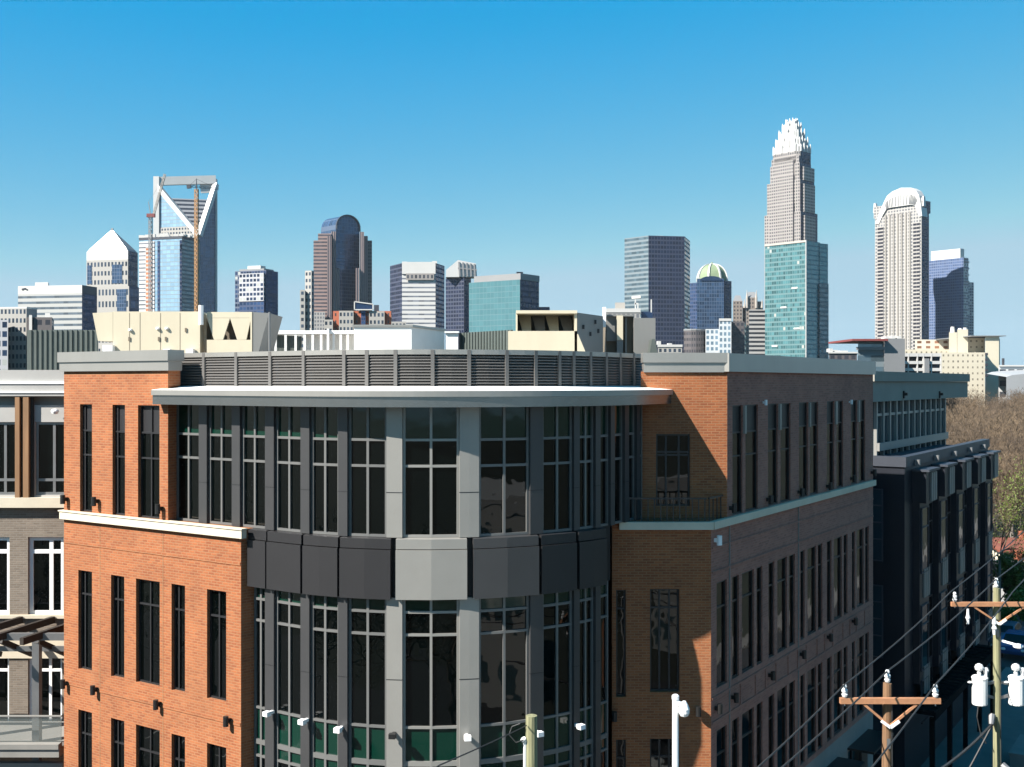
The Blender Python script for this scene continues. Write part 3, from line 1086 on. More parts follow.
def corrugated(name, label, p0, p1, y0, y1, Y0, Y1, mat, pitch=0.22, group=None):
    a, c = Vector(XY(p0, Y0)), Vector(XY(p1, Y1))
    d = (c - a)
    n_ = max(2, int(d.length / pitch))
    nn = Vector((d.y, -d.x)).normalized()
    m_ = MB()
    o, i_ = [], []
    for k in range(n_ + 1):
        for f_, s_ in ((0, 0), (0.55, 0), (0.6, 0.05), (0.95, 0.05)):
            q = a + d * min(1, (k + f_) / (n_ + 1))
            o.append(q + nn * s_)
            i_.append(q - nn * 0.06)
    zb = z_(-0.15)
    m_.ribbon(o, i_, zb, Z(y0, Y0))
    ob = m_.build(name, mat, None)
    return tag(ob, label, 'rooftop screen')
corrugated('roof_screen', 'grey-green corrugated roof screen behind the taupe wing roof edge', 27, 98, 330, 366, 46, 46, 'screen_green')
corrugated('roof_screen', 'small grey corrugated roof screen right of the plain white rooftop box', 459, 512, 333, 352, 50, 47, 'screen_green')
b = MB()
fpbox(b, 446, 458, 331.5, 352, 49.5, 0.5)
fpbox(b, 444, 459, 331.3, 332.8, 49.4, 0.6)
tag(b.build('roof_cabinet', 'unit_white', None), 'narrow white rooftop cabinet beside the small corrugated screen', 'rooftop unit')

YC = 40.0
C_ = thing('condenser_unit', 'cream rooftop unit with open hood and sloped front over the curved bay', 'rooftop unit', (XY(555, YC)[0], YC + 1.5, z_(-0.15)))
cx_ = lambda p, Y=YC: XY(p, Y)[0]
cz = lambda y: Z(y, YC)
b = MB()
fpbox(b, 508, 577, 331, 353, YC, 2.2)
b.poly([(cx_(508), YC - 0.001, cz(341)), (cx_(577), YC - 0.001, cz(341)), (cx_(576), YC + 0.25, cz(331)), (cx_(517), YC + 0.25, cz(331))])
b.box(cx_(516), cx_(577), YC - 0.1, YC + 2.2, cz(313.5), cz(310.5))
b.box(cx_(516), cx_(517.5), YC + 0.1, YC + 2.2, cz(331), cz(313.5))
b.box(cx_(574.5), cx_(577), YC + 0.0, YC + 2.2, cz(353), cz(313.5))
b.hexa([(cx_(577.2), YC, cz(353)), (cx_(586), YC, cz(353)), (cx_(586), YC + 2, cz(353)), (cx_(577.2), YC + 2, cz(353))],
       [(cx_(577.2), YC, cz(334)), (cx_(578), YC, cz(334)), (cx_(578), YC + 2, cz(334)), (cx_(577.2), YC + 2, cz(334))])
b.build('casing', 'cream_metal', C_)
b = MB()
for k in range(4):
    p = 518.5 + k * 14
    b.hexa([(cx_(p + 4), YC + 0.5, cz(331)), (cx_(p + 13), YC + 0.5, cz(331)), (cx_(p + 13), YC + 0.6, cz(331)), (cx_(p + 4), YC + 0.6, cz(331))],
           [(cx_(p), YC + 1.3, cz(313.6)), (cx_(p + 13), YC + 1.3, cz(313.6)), (cx_(p + 13), YC + 1.4, cz(313.6)), (cx_(p), YC + 1.4, cz(313.6))], k % 2)
b.box(cx_(517.5), cx_(574.5), YC + 1.6, YC + 1.7, cz(331), cz(313.6), 1)
b.build('filter_panel', ['cream_metal', 'unit_grey'], C_)
b = MB()
b.prism([(cx_(577.3), YC + 0.02), tuple(XY(603, YC + 2.2)), tuple(XY(601, YC + 4)), tuple(XY(570, YC + 4))], z_(-0.15), Z(312.5, YC))
b.build('side_casing', 'unit_grey', C_)
b = MB()
for p, y in ((583, 327), (590, 334), (595, 322), (598, 331)):
    q = XY(p, YC + 0.02 + 2.2 * (p - 577.3) / 26)
    b = MB()
    b.box(q[0] - 0.05, q[0] + 0.05, q[1] - 0.08, q[1] + 0.02, Z(y + 2, q[1]), Z(y - 2, q[1]))
    b.build('latch', 'dark_frame', C_)

YD = 43.5
D_ = thing('exhaust_unit', 'tall grey rooftop unit with cream corner panel near the louvre screen end', 'rooftop unit', (XY(632, YD)[0], YD + 1.5, z_(-0.15)))
dx = lambda p, Y=YD: XY(p, Y)[0]
dz = lambda y: Z(y, YD)
b = MB()
fpbox(b, 634, 655.5, 318, 356, YD, 2.5)
b.build('casing', 'unit_grey', D_)
b = MB()
fpbox(b, 617, 623, 315.5, 340, YD - 0.05, 2)
b.build('corner_panel', 'cream_metal', D_)
b = MB()
fpbox(b, 606, 633.8, 316.5, 356, YD + 0.5, 2)
b.build('recess', 'cream_dark', D_)
b = MB()
fpbox(b, 607, 616.5, 315.5, 341, YD + 0.3, 0.2)
fpbox(b, 604, 633.5, 314.5, 316.3, YD + 0.1, 2.3)
fpbox(b, 617, 623, 340.2, 356, YD, 1.2)
fpbox(b, 625, 627, 317, 356, YD + 0.3, 0.2)
b.build('frame', 'unit_grey', D_)
b = MB()
fpbox(b, 603, 606, 307, 327, YD - 0.3, 0.3)
b.build('flue', 'white_plastic', D_)
b = MB()
q0, q1 = XY(645, 42.4), XY(664, 42.4)
b.hexa([(q0[0], 42.4, z_(-0.1)), (q1[0], 42.4, z_(-0.1)), (q1[0], 43.2, z_(-0.1)), (q0[0], 43.2, z_(-0.1))],
       [(XY(652, 42.4)[0], 42.4, Z(339, 42.4)), (XY(655, 42.4)[0], 42.4, Z(339, 42.4)), (XY(655, 42.4)[0], 43.2, Z(339, 42.4)), (XY(652, 42.4)[0], 43.2, Z(339, 42.4))])
tag(b.build('vent_hood', 'screen_green', None), 'small grey gabled vent hood beside the tall grey rooftop unit', 'vent')

# ------------------------------------------------------------------ navy office building up the side street
H0 = R0 + VV * WR.at(904.6)
H1 = R0 + VV * WR.at(988)
zH = Z(457, H0.y)
navy = thing('navy_office_building', 'dark navy office building with projecting hooded bays along the street', 'office building', (H0.x - 4, H0.y + 8, 0))
NW = Wall(H0, VV, U)
NF = Wall(H0, U, -VV)
LH = (H1 - H0).length
b = MB()
fp = [H0 - U * 9, H0, H1, H1 - U * 9]
b.prism([(p.x, p.y) for p in fp], 0, zH - 0.45, cap=False)
b.build('wall', 'navy_cladding', navy)
b = MB()
b.prism([(p.x, p.y) for p in fp], zH - 0.5, zH - 0.4)
b.build('roof', 'navy_roof', navy)
b = MB()
NW.box(b, -0.08, LH + 0.08, zH - 0.45, zH, -0.35, 0.08)
NF.box(b, -9, -0.352, zH - 0.448, zH - 0.002, -0.35, 0.08)
b.build('parapet', 'navy_trim', navy)
# pale glazed slot on the end wall
NFs = lambda p: NF.at(p)
yF = NF.depth(882)
for k in range(3):
    window(navy, Wall(H0 - VV * 0.24, U, -VV), NFs(874.5), NFs(885.5), Z(560, yF) - 4.3 * k, Z(488, yF) - 4.3 * k, -0.18, [], [Z(488, yF) - 4.3 * k - j * 0.75 for j in (1, 2, 3)], pm='blue_glass', fm='navy_trim')
starts = [NW.at(p) for p in (912, 931.5, 949.7, 965.8, 979.3)]
for i, s0 in enumerate(starts):
    s1 = s0 + 1.95
    b = MB()
    NW.box(b, s0, s1, zH - 2.15, zH - 0.72, 0.0, 0.62)
    NW.box(b, s0 + 0.15, s1 - 0.1, 4.3, zH - 2.152, 0.0, 0.30)
    b.build('bay', 'navy_cladding', navy)
    b = MB()
    NW.box(b, s0 - 0.12, s1 + 0.12, zH - 0.718, zH - 0.62, -0.0, 0.78)
    b.build('hood', 'navy_trim', navy)
    b = MB()
    NW.box(b, s0 + 0.1, s0 + 0.35, zH - 0.45, zH - 0.2, 0.09, 0.3)
    b.build('hood_bracket', 'galvanised', navy)
    for k in range(3):
        zz = zH - 2.1 - 4.45 * k
        for j in range(3):
            b = MB()
            off = 0.62 if k == 0 else 0.3
            NW.box(b, s0 + 0.75 + j * 0.38, s0 + 1.05 + j * 0.38, zz, zz + 1.3, off + 0.002, off + 0.07)
            b.build('metal_slat', 'slat_metal', navy)
    e = starts[i + 1] if i < 4 else s1 + 1.7
    for k in range(3):
        za = zH - 5.4 - 4.45 * k
        window(navy, NW, s1 + 0.12, e - 0.12, max(4.4, za), za + 3.0, -0.03, [(s1 + e) / 2], [za + 2.1], fm='navy_cladding')
        window(navy, Wall(H0 + U * 0.301, VV, U), s0 + 0.3, s1 - 0.35, max(4.4, za), za + 3.0, -0.03, [], [za + 2.1], fm='navy_trim')
b = MB()
NW.box(b, -0.6, 14, 3.55, 3.7, 0.05, 1.4)
NW.box(b, -0.7, 14.1, 3.4, 3.75, 1.4, 1.48)
for k in range(23):
    NW.box(b, -.5 + k * .62, -.38 + k * .62, 3.701, 3.76, 0.05, 1.4)
for k in range(5):
    NW.box(b, -0.4 + k * 3.4, -0.2 + k * 3.4, 0.13, 3.4, 1.15, 1.35)
b.build('street_canopy', 'canopy_black', navy)

# glazed penthouse building behind it
G0 = Vector(XY(874, 56))
GW = Wall(G0, VV, U)
pent = thing('grey_parapet_building', 'building with deep plain grey parapet over a glazed top storey', 'office building', (G0.x - 3, G0.y + 6, 0))
sg1, sg2 = GW.at(943), GW.at(962)
zg0, zg1 = Z(401.5, 56), Z(371.5, 56)
b = MB()
b.prism([tuple(G0 - U * 12 - VV * 1.5), tuple(G0 - VV * 1.5 + U * 0.35), tuple(G0 + VV * sg2 + U * 0.35), tuple(G0 + VV * sg2 - U * 12)], zg0, zg1 - 0.5)
b.build('parapet_wall', 'grey_render', pent)
b = MB()
b.prism([tuple(G0 - U * 12 - VV * 1.6), tuple(G0 - VV * 1.6 + U * 0.47), tuple(G0 + VV * (sg2 + 0.1) + U * 0.47), tuple(G0 + VV * (sg2 + 0.1) - U * 12)], zg1 - 0.495, zg1)
b.build('coping', 'grey_render', pent)
b = MB()
b.prism([tuple(G0 - U * 12), tuple(G0), tuple(G0 + VV * sg1), tuple(G0 + VV * sg1 - U * 12)], 0, zg0 - 0.004)
b.build('glazing', 'blue_glass', pent)
zgm = Z(443, 56)
for k in range(13):
    s_ = sg1 * k / 12
    b = MB()
    GW.box(b, s_ - 0.09, s_ + 0.09, zgm - 3, zg0 - 0.01, 0.004, 0.16)
    b.build('fin', 'light_metal', pent)
b = MB()
GW.box(b, 0, sg1, zg0 - 0.75, zg0 - 0.62, 0.006, 0.1)
GW.box(b, -0.1, sg1 + 0.1, zgm - 0.4, zgm, 0.17, 0.3)
b.build('transom', 'light_metal', pent)
for p in (896.5, 933):
    s_ = GW.at(p)
    b = MB()
    zz = Z(394.5, GW.depth(p))
    GW.box(b, s_ - 0.1, s_ + 0.1, zz - 0.2, zz + 0.2, 0.36, 0.44)
    GW.box(b, s_ - 0.08, s_ + 0.08, zz - 0.05, zz + 0.1, 0.44, 0.58)
    b.build('parapet_light', 'black_metal', pent)

# ------------------------------------------------------------------ utility poles, wires, lamp
def utility_pole(label, px, Y, ytop, yarm, half, mat, lean=0.0, cans=False):
    x = XY(px, Y)[0]
    t = thing('utility_pole', label, 'utility pole', (x, Y, 0))
    zt = Z(ytop, Y)
    b = MB()
    for k in range(6):
        z0, z1 = zt * k / 6, zt * (k + 1) / 6
        r0, r1 = 0.158 - 0.05 * k / 6, 0.158 - 0.05 * (k + 1) / 6
        b.tube((x + lean * (zt - z0), Y, z0), (x + lean * (zt - z1), Y, z1), r0, r1, 12, cap=(k == 5))
    b.build('pole', mat, t)
    b = MB()
    b.tube((x + 0.1, Y - 0.14, 0.3), (x + 0.07, Y - 0.13, zt - 0.5), 0.014, n=5)
    b.build('ground_wire', 'cable', t)
    b = MB()
    b.beam((x - 0.02, Y - 0.15, zt - 1.6), (x - 0.02, Y - 0.15, zt - 1.35), 0.09, 0.01)
    b.build('pole_tag', 'galvanised', t)
    if half:
        za = Z(yarm, Y)
        b = MB()
        b.beam((x - half, Y - 0.19, za), (x + half, Y - 0.19, za), 0.11, 0.14)
        b.build('crossarm', 'crossarm_wood', t)
        for s_ in (-1, 1):
            b = MB()
            b.beam((x + s_ * 0.02, Y - 0.18, za - 0.62), (x + s_ * half * 0.52, Y - 0.2, za - 0.09), 0.05, 0.06)
            b.build('brace', 'crossarm_wood', t)
        b = MB()
        b.beam((x - 0.22, Y - 0.22, za - 0.5), (x, Y - 0.22, za - 0.66), 0.05, 0.07)
        b.beam((x + 0.22, Y - 0.22, za - 0.5), (x, Y - 0.22, za - 0.66), 0.05, 0.07)
        b.build('brace_plate', 'white_plastic', t)
        for xx, z0 in ((x - half + 0.12, za + 0.07), (x, zt), (x + half - 0.12, za + 0.07)):
            b = MB()
            yy_ = Y - 0.19 if xx != x else Y
            b.lathe((xx, yy_, z0), [(0.015, -0.2), (0.02, 0), (0.06, 0.03), (0.08, 0.09), (0.055, 0.12), (0.08, 0.16), (0.078, 0.2), (0.045, 0.24), (0.06, 0.28), (0.04, 0.33)], 10)
            b.build('insulator', 'porcelain', t)
    if cans:
        for s_, p in ((-1, 978.5), (1, 1015)):
            xx = XY(p, Y)[0]
            zb = Z(703.5, Y)
            b = MB()
            b.lathe((xx, Y - 0.1, zb), [(0.235, 0), (0.245, 0.03), (0.245, 0.84), (0.26, 0.86), (0.26, 0.9), (0.22, 0.94)], 16)
            tr = b.build('transformer', 'can_paint', t)
            b = MB()
            b.lathe((xx - 0.02, Y - 0.1, zb + 0.93), [(0.05, 0), (0.07, 0.12), (0.05, 0.16), (0.13, 0.22), (0.15, 0.3), (0.11, 0.38), (0.04, 0.42)], 10)
            b.lathe((xx + 0.2, Y - 0.1, zb + 0.85), [(0.05, 0), (0.07, 0.2), (0.1, 0.28), (0.06, 0.36)], 8)
            b.lathe((xx - 0.33, Y - 0.1, zb + 0.7), [(0.03, 0), (0.08, 0.03), (0.03, 0.07)], 8)
            b.build('bushing', 'porcelain', tr)
            b = MB()
            xi = x + s_ * 0.1
            b.beam((xi, Y - 0.02, zb + 0.72), (xx - s_ * 0.2, Y - 0.08, zb + 0.68), 0.08, 0.09)
            b.beam((xi, Y - 0.02, zb + 0.2), (xx - s_ * 0.2, Y - 0.08, zb + 0.3), 0.08, 0.09)
            b.build('bracket', 'galvanised', tr)
        b = MB()
        b.beam((x + 0.1, Y, Z(640, Y)), (x + 0.4, Y - 0.5, Z(641, Y)), 0.06, 0.06)
        b.lathe((x + 0.45, Y - 0.6, Z(642.5, Y)), [(0.09, -0.05), (0.16, -0.01), (0.16, 0.04), (0.07, 0.09)], 12)
        b.build('street_light', 'white_plastic', t)
        b = MB()
        b.lathe((x - 0.16, Y - 0.2, Z(606, Y) - 0.9), [(0.05, 0), (0.06, 0.15), (0.09, 0.2), (0.05, 0.3), (0.08, 0.36), (0.04, 0.6)], 8)
        b.build('fuse_cutout', 'porcelain', t)
        b = MB()
        b.lathe((x - half + 0.55, Y - 0.2, Z(606, Y) - 0.55), [(0.05, 0), (0.06, 0.15), (0.08, 0.2), (0.05, 0.3), (0.04, 0.5)], 8)
        b.build('fuse_cutout', 'porcelain', t)
        b = MB()
        b.tube((x - 0.19, Y - 0.1, Z(714, Y)), (x - 0.3, Y - 0.3, Z(722, Y)), 0.12, 0.08)
        b.tube((x + 0.15, Y - 0.1, Z(764, Y)), (x + 0.28, Y - 0.25, Z(767, Y)), 0.12, 0.1)
        b.build('cable_clamp', 'galvanised', t)
    return x, Z(ytop, Y)
P1Y, P2Y = 28.0, 37.0
x1, zt1_ = utility_pole('weathered brown wooden utility pole with single short crossarm', 887.5, P1Y, 683, 698.5, 1.25, 'pole_brown_wood', -0.012)
x2, zt2_ = utility_pole('greenish wooden utility pole carrying two white transformers', 996.5, P2Y, 588, 603, 1.58, 'pole_green_wood', 0.004, True)

def wire(label, pts, r=0.018, sag=0.0):
    b = MB()
    out = []
    for a, c in zip(pts, pts[1:]):
        a, c = Vector(a), Vector(c)
        n_ = 10
        for k in range(n_ + 1):
            t = k / n_
            q = a.lerp(c, t)
            q.z -= sag * 4 * t * (1 - t) * (c - a).length / 14
            if k or not out:
                out.append(q)
    for a, c in zip(out, out[1:]):
        b.tube(a, c, r, n=5, cap=False)
    return tag(b.build('wire', 'cable', None), label, 'wire')
za1, za2 = Z(698.5, P1Y) + 0.4, Z(603, P2Y) + 0.4
lab = ('power wire on the left ends of both crossarms', 'power wire over the tops of both wooden poles', 'power wire on the right ends of both crossarms')
for i, k in enumerate((-1, 0, 1)):
    A = Vector((x1 + k * 1.13, P1Y - (0.19 if k else 0), za1 if k else zt1_ + 0.3))
    B = Vector((x2 + (k * 1.6 if k < 1 else 0.45), P2Y - (0.19 if k else 0), za2 if k else zt2_ + 0.3))
    back = A + (A - B) * 0.95 + Vector((0, 0, -0.1))
    fwd = B + (B - A) * 2.6 + Vector((0, 0, 0.2))
    wire(lab[i], [back, A, B, fwd], 0.022, 0.12)
cA = Vector((x2 - 0.3, P2Y - 0.3, Z(722, P2Y)))
wire('thick cable hanging down left from the transformer pole', [cA, Vector((XY(930, 30)[0], 30, Z(776, 30))), Vector((XY(840, 20)[0], 20, Z(900, 20)))], 0.045, 0.2)
wire('thin cable hanging beside the thick one from the transformer pole', [cA + Vector((0, 0, -0.05)), Vector((XY(965, 36)[0], 36, Z(776, 36))), Vector((XY(950, 34)[0], 34, Z(840, 34)))], 0.03, 0.1)
wire('loose drop cable curving below the left white transformer', [Vector((x2 - 0.64, P2Y - 0.2, Z(690, P2Y))), Vector((x2 - 0.75, P2Y - 0.25, Z(715, P2Y))), Vector((x2 - 0.62, P2Y - 0.25, Z(733, P2Y))), Vector((x2 - 0.45, P2Y - 0.25, Z(741, P2Y)))], 0.02, 0.0)
# short pole below the bay
P3Y = 22.5
x3 = XY(531.5, P3Y)[0]
sp3 = thing('stub_pole', 'short pale wooden pole top with white conduit below the curved bay', 'utility pole', (x3, P3Y, 0))
b = MB()
b.tube((x3, P3Y, 0), (x3, P3Y, Z(715.5, P3Y)), 0.16, 0.115, 12)
b.build('pole', 'pole_green_wood', sp3)
b = MB()
b.tube((x3 - 0.16, P3Y - 0.03, 0), (x3 - 0.13, P3Y - 0.03, Z(741, P3Y)), 0.035)
b.tube((x3 - 0.13, P3Y - 0.03, Z(741, P3Y)), (x3 - 0.17, P3Y - 0.06, Z(738, P3Y)), 0.05, 0.06)
b.build('conduit', 'white_plastic', sp3)
wire('thin service wire sloping down left from the short pole', [Vector((x3 - 0.1, P3Y - 0.1, Z(724, P3Y))), Vector((XY(440, 17)[0], 17, Z(765, 17))), Vector((XY(380, 13)[0], 13, Z(800, 13)))], 0.012, 0.03)
wire('small looped wire hanging left of the short pole', [Vector((x3 - 0.15, P3Y - 0.1, Z(738, P3Y))), Vector((XY(516, P3Y)[0], P3Y - 0.1, Z(741, P3Y))), Vector((XY(509, P3Y)[0], P3Y - 0.1, Z(733, P3Y))), Vector((XY(512, P3Y)[0], P3Y - 0.1, Z(725, P3Y))), Vector((XY(520, P3Y)[0], P3Y - 0.1, Z(722, P3Y)))], 0.012)
YLp = 26.0
xl = XY(675.5, YLp)[0]
cp_ = thing('camera_pole', 'white metal pole topped by a round security camera dome', 'camera pole', (xl, YLp, 0))
b = MB()
b.tube((xl, YLp, 0), (xl, YLp, Z(697, YLp)), 0.09, 0.075, 12)
b.lathe((xl, YLp, Z(697, YLp)), [(0.085, -0.05), (0.085, 0.03), (0.05, 0.06)], 12)
b.build('pole', 'white_plastic', cp_)
b = MB()
b.beam((xl, YLp, Z(701, YLp)), (xl + 0.16, YLp - 0.06, Z(704, YLp)), 0.08, 0.08)
xq = xl + 0.19
b.lathe((xq, YLp - 0.08, Z(713, YLp)), [(0.02, -0.07), (0.09, -0.04), (0.125, 0.03), (0.125, 0.1), (0.13, 0.12), (0.09, 0.22), (0.04, 0.3)], 14)
b.build('camera_dome', 'white_plastic', cp_)
# ------------------------------------------------------------------ skyline
facade('fc_crown', (.42, .41, .40), (.34, .33, .32), .45, .86, 0, .6, var=.15)
facade('fc_white_grid', (.38, .36, .33), (.05, .07, .10), .55, .5, .2)
facade('fc_white_band', (.42, .42, .405), (.16, .19, .22), 1.1, .42, .3, var=.3)
facade('fc_white_fine', (.47, .46, .445), (.20, .21, .24), 1.1, .36, .2, var=.35)
facade('fc_navy', (.030, .052, .115), (.035, .075, .17), .7, .6, .35, var=.5)  # also used on shaded tower sides, whose shade is thus in the colour
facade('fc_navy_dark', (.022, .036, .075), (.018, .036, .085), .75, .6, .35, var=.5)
facade('fc_pale_glass', (.20, .27, .32), (.27, .42, .54), .9, .75, .3, var=.14, tilt=.015)
facade('fc_aqua', (.085, .17, .19), (.10, .235, .26), .92, .88, .3, var=.08, tilt=.01)
facade('fc_teal', (.10, .19, .20), (.085, .215, .23), .86, .66, .35, var=.45, tilt=.05, light=.03)
facade('fc_teal_pale', (.16, .27, .30), (.14, .28, .31), .86, .7, .35, var=.2, tilt=.03)
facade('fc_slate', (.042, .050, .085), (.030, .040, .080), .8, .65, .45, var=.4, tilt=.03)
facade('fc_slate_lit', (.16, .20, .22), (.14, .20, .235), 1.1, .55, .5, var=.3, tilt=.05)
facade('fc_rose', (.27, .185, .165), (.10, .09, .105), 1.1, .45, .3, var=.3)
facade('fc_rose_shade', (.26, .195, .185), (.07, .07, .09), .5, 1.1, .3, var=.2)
facade('fc_blue_vault', (.055, .09, .15), (.05, .10, .19), .8, .8, .45, var=.35, tilt=.02)
facade('fc_stone_grid', (.29, .265, .25), (.085, .085, .095), .55, .55, .2, var=.4)
facade('fc_stone_pale', (.36, .345, .325), (.20, .20, .21), .6, .6, .25, var=.25)
facade('fc_dark_win', (.33, .31, .29), (.035, .035, .045), .95, .6, .3, var=.3)
facade('fc_condo', (.09, .11, .16), (.03, .055, .12), .8, .62, .3, var=.6, light=.1)
facade('fc_balcony', (.42, .42, .44), (.03, .05, .10), .72, .62, .3, var=.5, light=.18)
facade('fc_cream', (.50, .45, .35), (.26, .23, .18), .32, .34, .1, var=.3)
facade('fc_cream_bands', (.48, .44, .36), (.10, .095, .09), 1.1, .45, .1, var=.3)
facade('fc_beige', (.27, .225, .19), (.10, .09, .09), .5, .5, .2, var=.4)
facade('fc_brown', (.10, .088, .09), (.05, .05, .06), .6, .5, .2, var=.4)
facade('fc_stripe', (.42, .41, .40), (.045, .05, .06), 1.1, .5, .2, var=.15)
facade('fc_stair', (.44, .42, .40), (.42, .14, .05), .9, .55, 0, .7, var=.35)
facade('fc_louvre', (.20, .21, .23), (.05, .055, .07), 1.1, .5, .3, var=.1)
facade('fc_apartment', (.43, .12, .06), (.10, .08, .08), .3, .4, .1, var=.3)
plain('tower_white', (.47, .46, .44), .6, 0, .06, .05)
plain('tower_grey', (.22, .225, .23), .6, 0, .08, .05)
plain('tower_stone', (.40, .37, .33), .7, 0, .06, .05)
plain('crown_white', (.47, .465, .45), .5, .1, .06, .05)
plain('tower_dark', (.05, .055, .07), .5, .2, .1, .05)
plain('pyramid_light', (.24, .25, .26), .4, .4, .06, .03)
plain('copper_green', (.20, .26, .15), .7, 0, .12, .2)
plain('orange_steel', (.42, .22, .08), .6, 0, .1, 1)
plain('red_trim', (.22, .05, .045), .6, 0, .1, .2)
plain('cream_wall', (.52, .47, .36), .8, 0, .08, .08)
plain('navy_glass', (.03, .06, .13), .12, .4, .1, .05)
plain('brick_orange', (.42, .13, .065), .85, 0, .12, .3)
plain('arena_roof', (0.34, 0.35, 0.36), .6, 0, .1, .03)

PK = 0.72
def fp2(a, b_, c, D, L):
    """plan of a box whose front face spans a..b_ and whose right side, L metres long, shows b_..c"""
    B = Vector(XY(b_, D))
    kc = (c - CX) / F
    L = min(L, abs(c - b_) * D / F / 0.56)
    best = None
    for i in range(-600, 900):
        th = math.radians(i / 10)
        q = B.x + L * math.sin(th) - kc * (B.y + L * math.cos(th))
        if best is None or abs(q) < best[0]:
            best = (abs(q), th)
    th = best[1]
    E = B + Vector((math.sin(th), math.cos(th))) * L
    fd = Vector((math.cos(th), -math.sin(th)))
    ka = (a - CX) / F
    t = (B.x - ka * B.y) / (fd.x - ka * fd.y)
    A = B - fd * t
    return [A, B, E, A + E - B]

def fp2l(a, b_, c, D, L):
    """the same with the side a..b_ on the left and the front b_..c"""
    m = fp2(2 * CX - c, 2 * CX - b_, 2 * CX - a, D, L)
    m = [Vector((-p.x, p.y)) for p in m]
    # mirrored front-right -> front-left
    return [m[1], m[0], m[3], m[2]]

def tup(fp):
    return [(p[0], p[1]) for p in fp]

def shrink(fp, k):
    c = sum((Vector(p) for p in fp), Vector((0, 0))) / len(fp)
    return [c + (Vector(p) - c) * k for p in fp]

def part(root, name, mat, fp, z0, z1, pu=None, pv=None, capmat=None):
    b = MB()
    b.prism(tup(fp), z0, z1, pu, pv, 0, 1 if capmat else None)
    return b.build(name, [mat, capmat] if capmat else mat, root)

def sides(root, name, mats, fp, z0, z1, pu, pv, cap='tower_grey'):
    """one material per wall; right-hand walls often darker, shade put into their colour"""
    b = MB()
    pu, pv = (pu * PK, pv * PK) if pv < 30 else (pu, pv)
    nv = max(1, round((z1 - z0) / pv))
    used = []
    for i in range(len(fp)):
        m_ = mats[min(i, len(mats) - 1)]
        if m_ not in used:
            used.append(m_)
        a, c = fp[i], fp[(i + 1) % len(fp)]
        nu = max(1, round((Vector(a) - Vector(c)).length / pu))
        o = 41 * i
        b.poly([(a[0], a[1], z0), (c[0], c[1], z0), (c[0], c[1], z1), (a[0], a[1], z1)],
               [(o, 0), (o + nu, 0), (o + nu, nv), (o, nv)], used.index(m_))
    used.append(cap)
    b.poly([(p[0], p[1], z1) for p in fp], None, len(used) - 1)
    return b.build(name, used, root)

def tower(name, label, cat, fp):
    c = sum((Vector(p) for p in fp), Vector((0, 0))) / len(fp)
    return thing(name, label, cat, (c.x, c.y, 0))

# 1 white apartment block at the left edge
D = 260
fp = fp2(-45, 26.5, 37, D, 16)
t = tower('apartment_block', 'white apartment block with small windows at the far left edge', 'apartment block', fp)
sides(t, 'wall', ['fc_white_grid', 'tower_grey', 'tower_grey', 'tower_grey'], fp, 0, Z(307, D), 1.3, 2.9)
f2 = [Vector(XY(-45, D - 5)), Vector(XY(8, D - 5)), Vector(XY(8, D - .2)), Vector(XY(-45, D - .2))]
sides(t, 'balcony_block', ['fc_balcony'], f2, 0, Z(320, D - 5), 2.2, 2.9)
part(t, 'parapet', 'tower_white', shrink(fp, 1.01), Z(308.5, D), Z(306.8, D))
f3 = [Vector(XY(27, D - 3)), Vector(XY(52, D - 3)), Vector(XY(54, D + 10)), Vector(XY(27, D + 10))]
t = tower('low_office_block', 'low dark grey block with white stair end beside the white apartments', 'office block', f3)
sides(t, 'wall', ['fc_brown'], f3, 0, Z(318, D), 2.5, 3.2)
part(t, 'stair_end', 'tower_white', [Vector(XY(29, D - 3.6)), Vector(XY(32, D - 3.6)), Vector(XY(32, D - 3.1)), Vector(XY(29, D - 3.1))], 0, Z(316, D))
part(t, 'roof_unit', 'tower_white', [Vector(XY(45, D)), Vector(XY(50, D)), Vector(XY(50, D + 3)), Vector(XY(45, D + 3))], Z(318, D), Z(313, D))
# 2 banded white office
D = 560
fp = fp2(18, 82, 97, D, 34)
t = tower('banded_office', 'broad white office block with grey window bands and small roof box', 'office tower', fp)
sides(t, 'wall', ['fc_white_band', 'fc_navy', 'fc_navy', 'fc_navy'], fp, 0, Z(293.5, D), 3.6, 3.9)  # navy right side carries the shade on a white building
sides(t, 'attic', ['tower_white', 'tower_dark', 'tower_dark', 'tower_white'], fp, Z(293.4, D), Z(285, D), 5, 4)  # dark attic side repeats that painted shade
part(t, 'roof_box', 'tower_white', [Vector(XY(35, D + 5)), Vector(XY(48, D + 4)), Vector(XY(49, D + 12)), Vector(XY(36, D + 12))], Z(286, D), Z(281.5, D))
A, B = fp[0], fp[1]
dd = (B - A).normalized()
nn = Vector((dd.y, -dd.x))
b = MB()
for s0, s1, z0, z1 in ((2.2, 3.2, 289, 287.3), (3.3, 4.6, 288.4, 286.8), (4.7, 5.6, 289.2, 288)):
    q0, q1 = A + dd * s0 + nn * .25, A + dd * s1 + nn * .25
    b.prism([tuple(q0), tuple(q1), tuple(q1 - nn * .2), tuple(q0 - nn * .2)], Z(z0, D), Z(z1, D))
b.build('emblem', 'tower_dark', t)
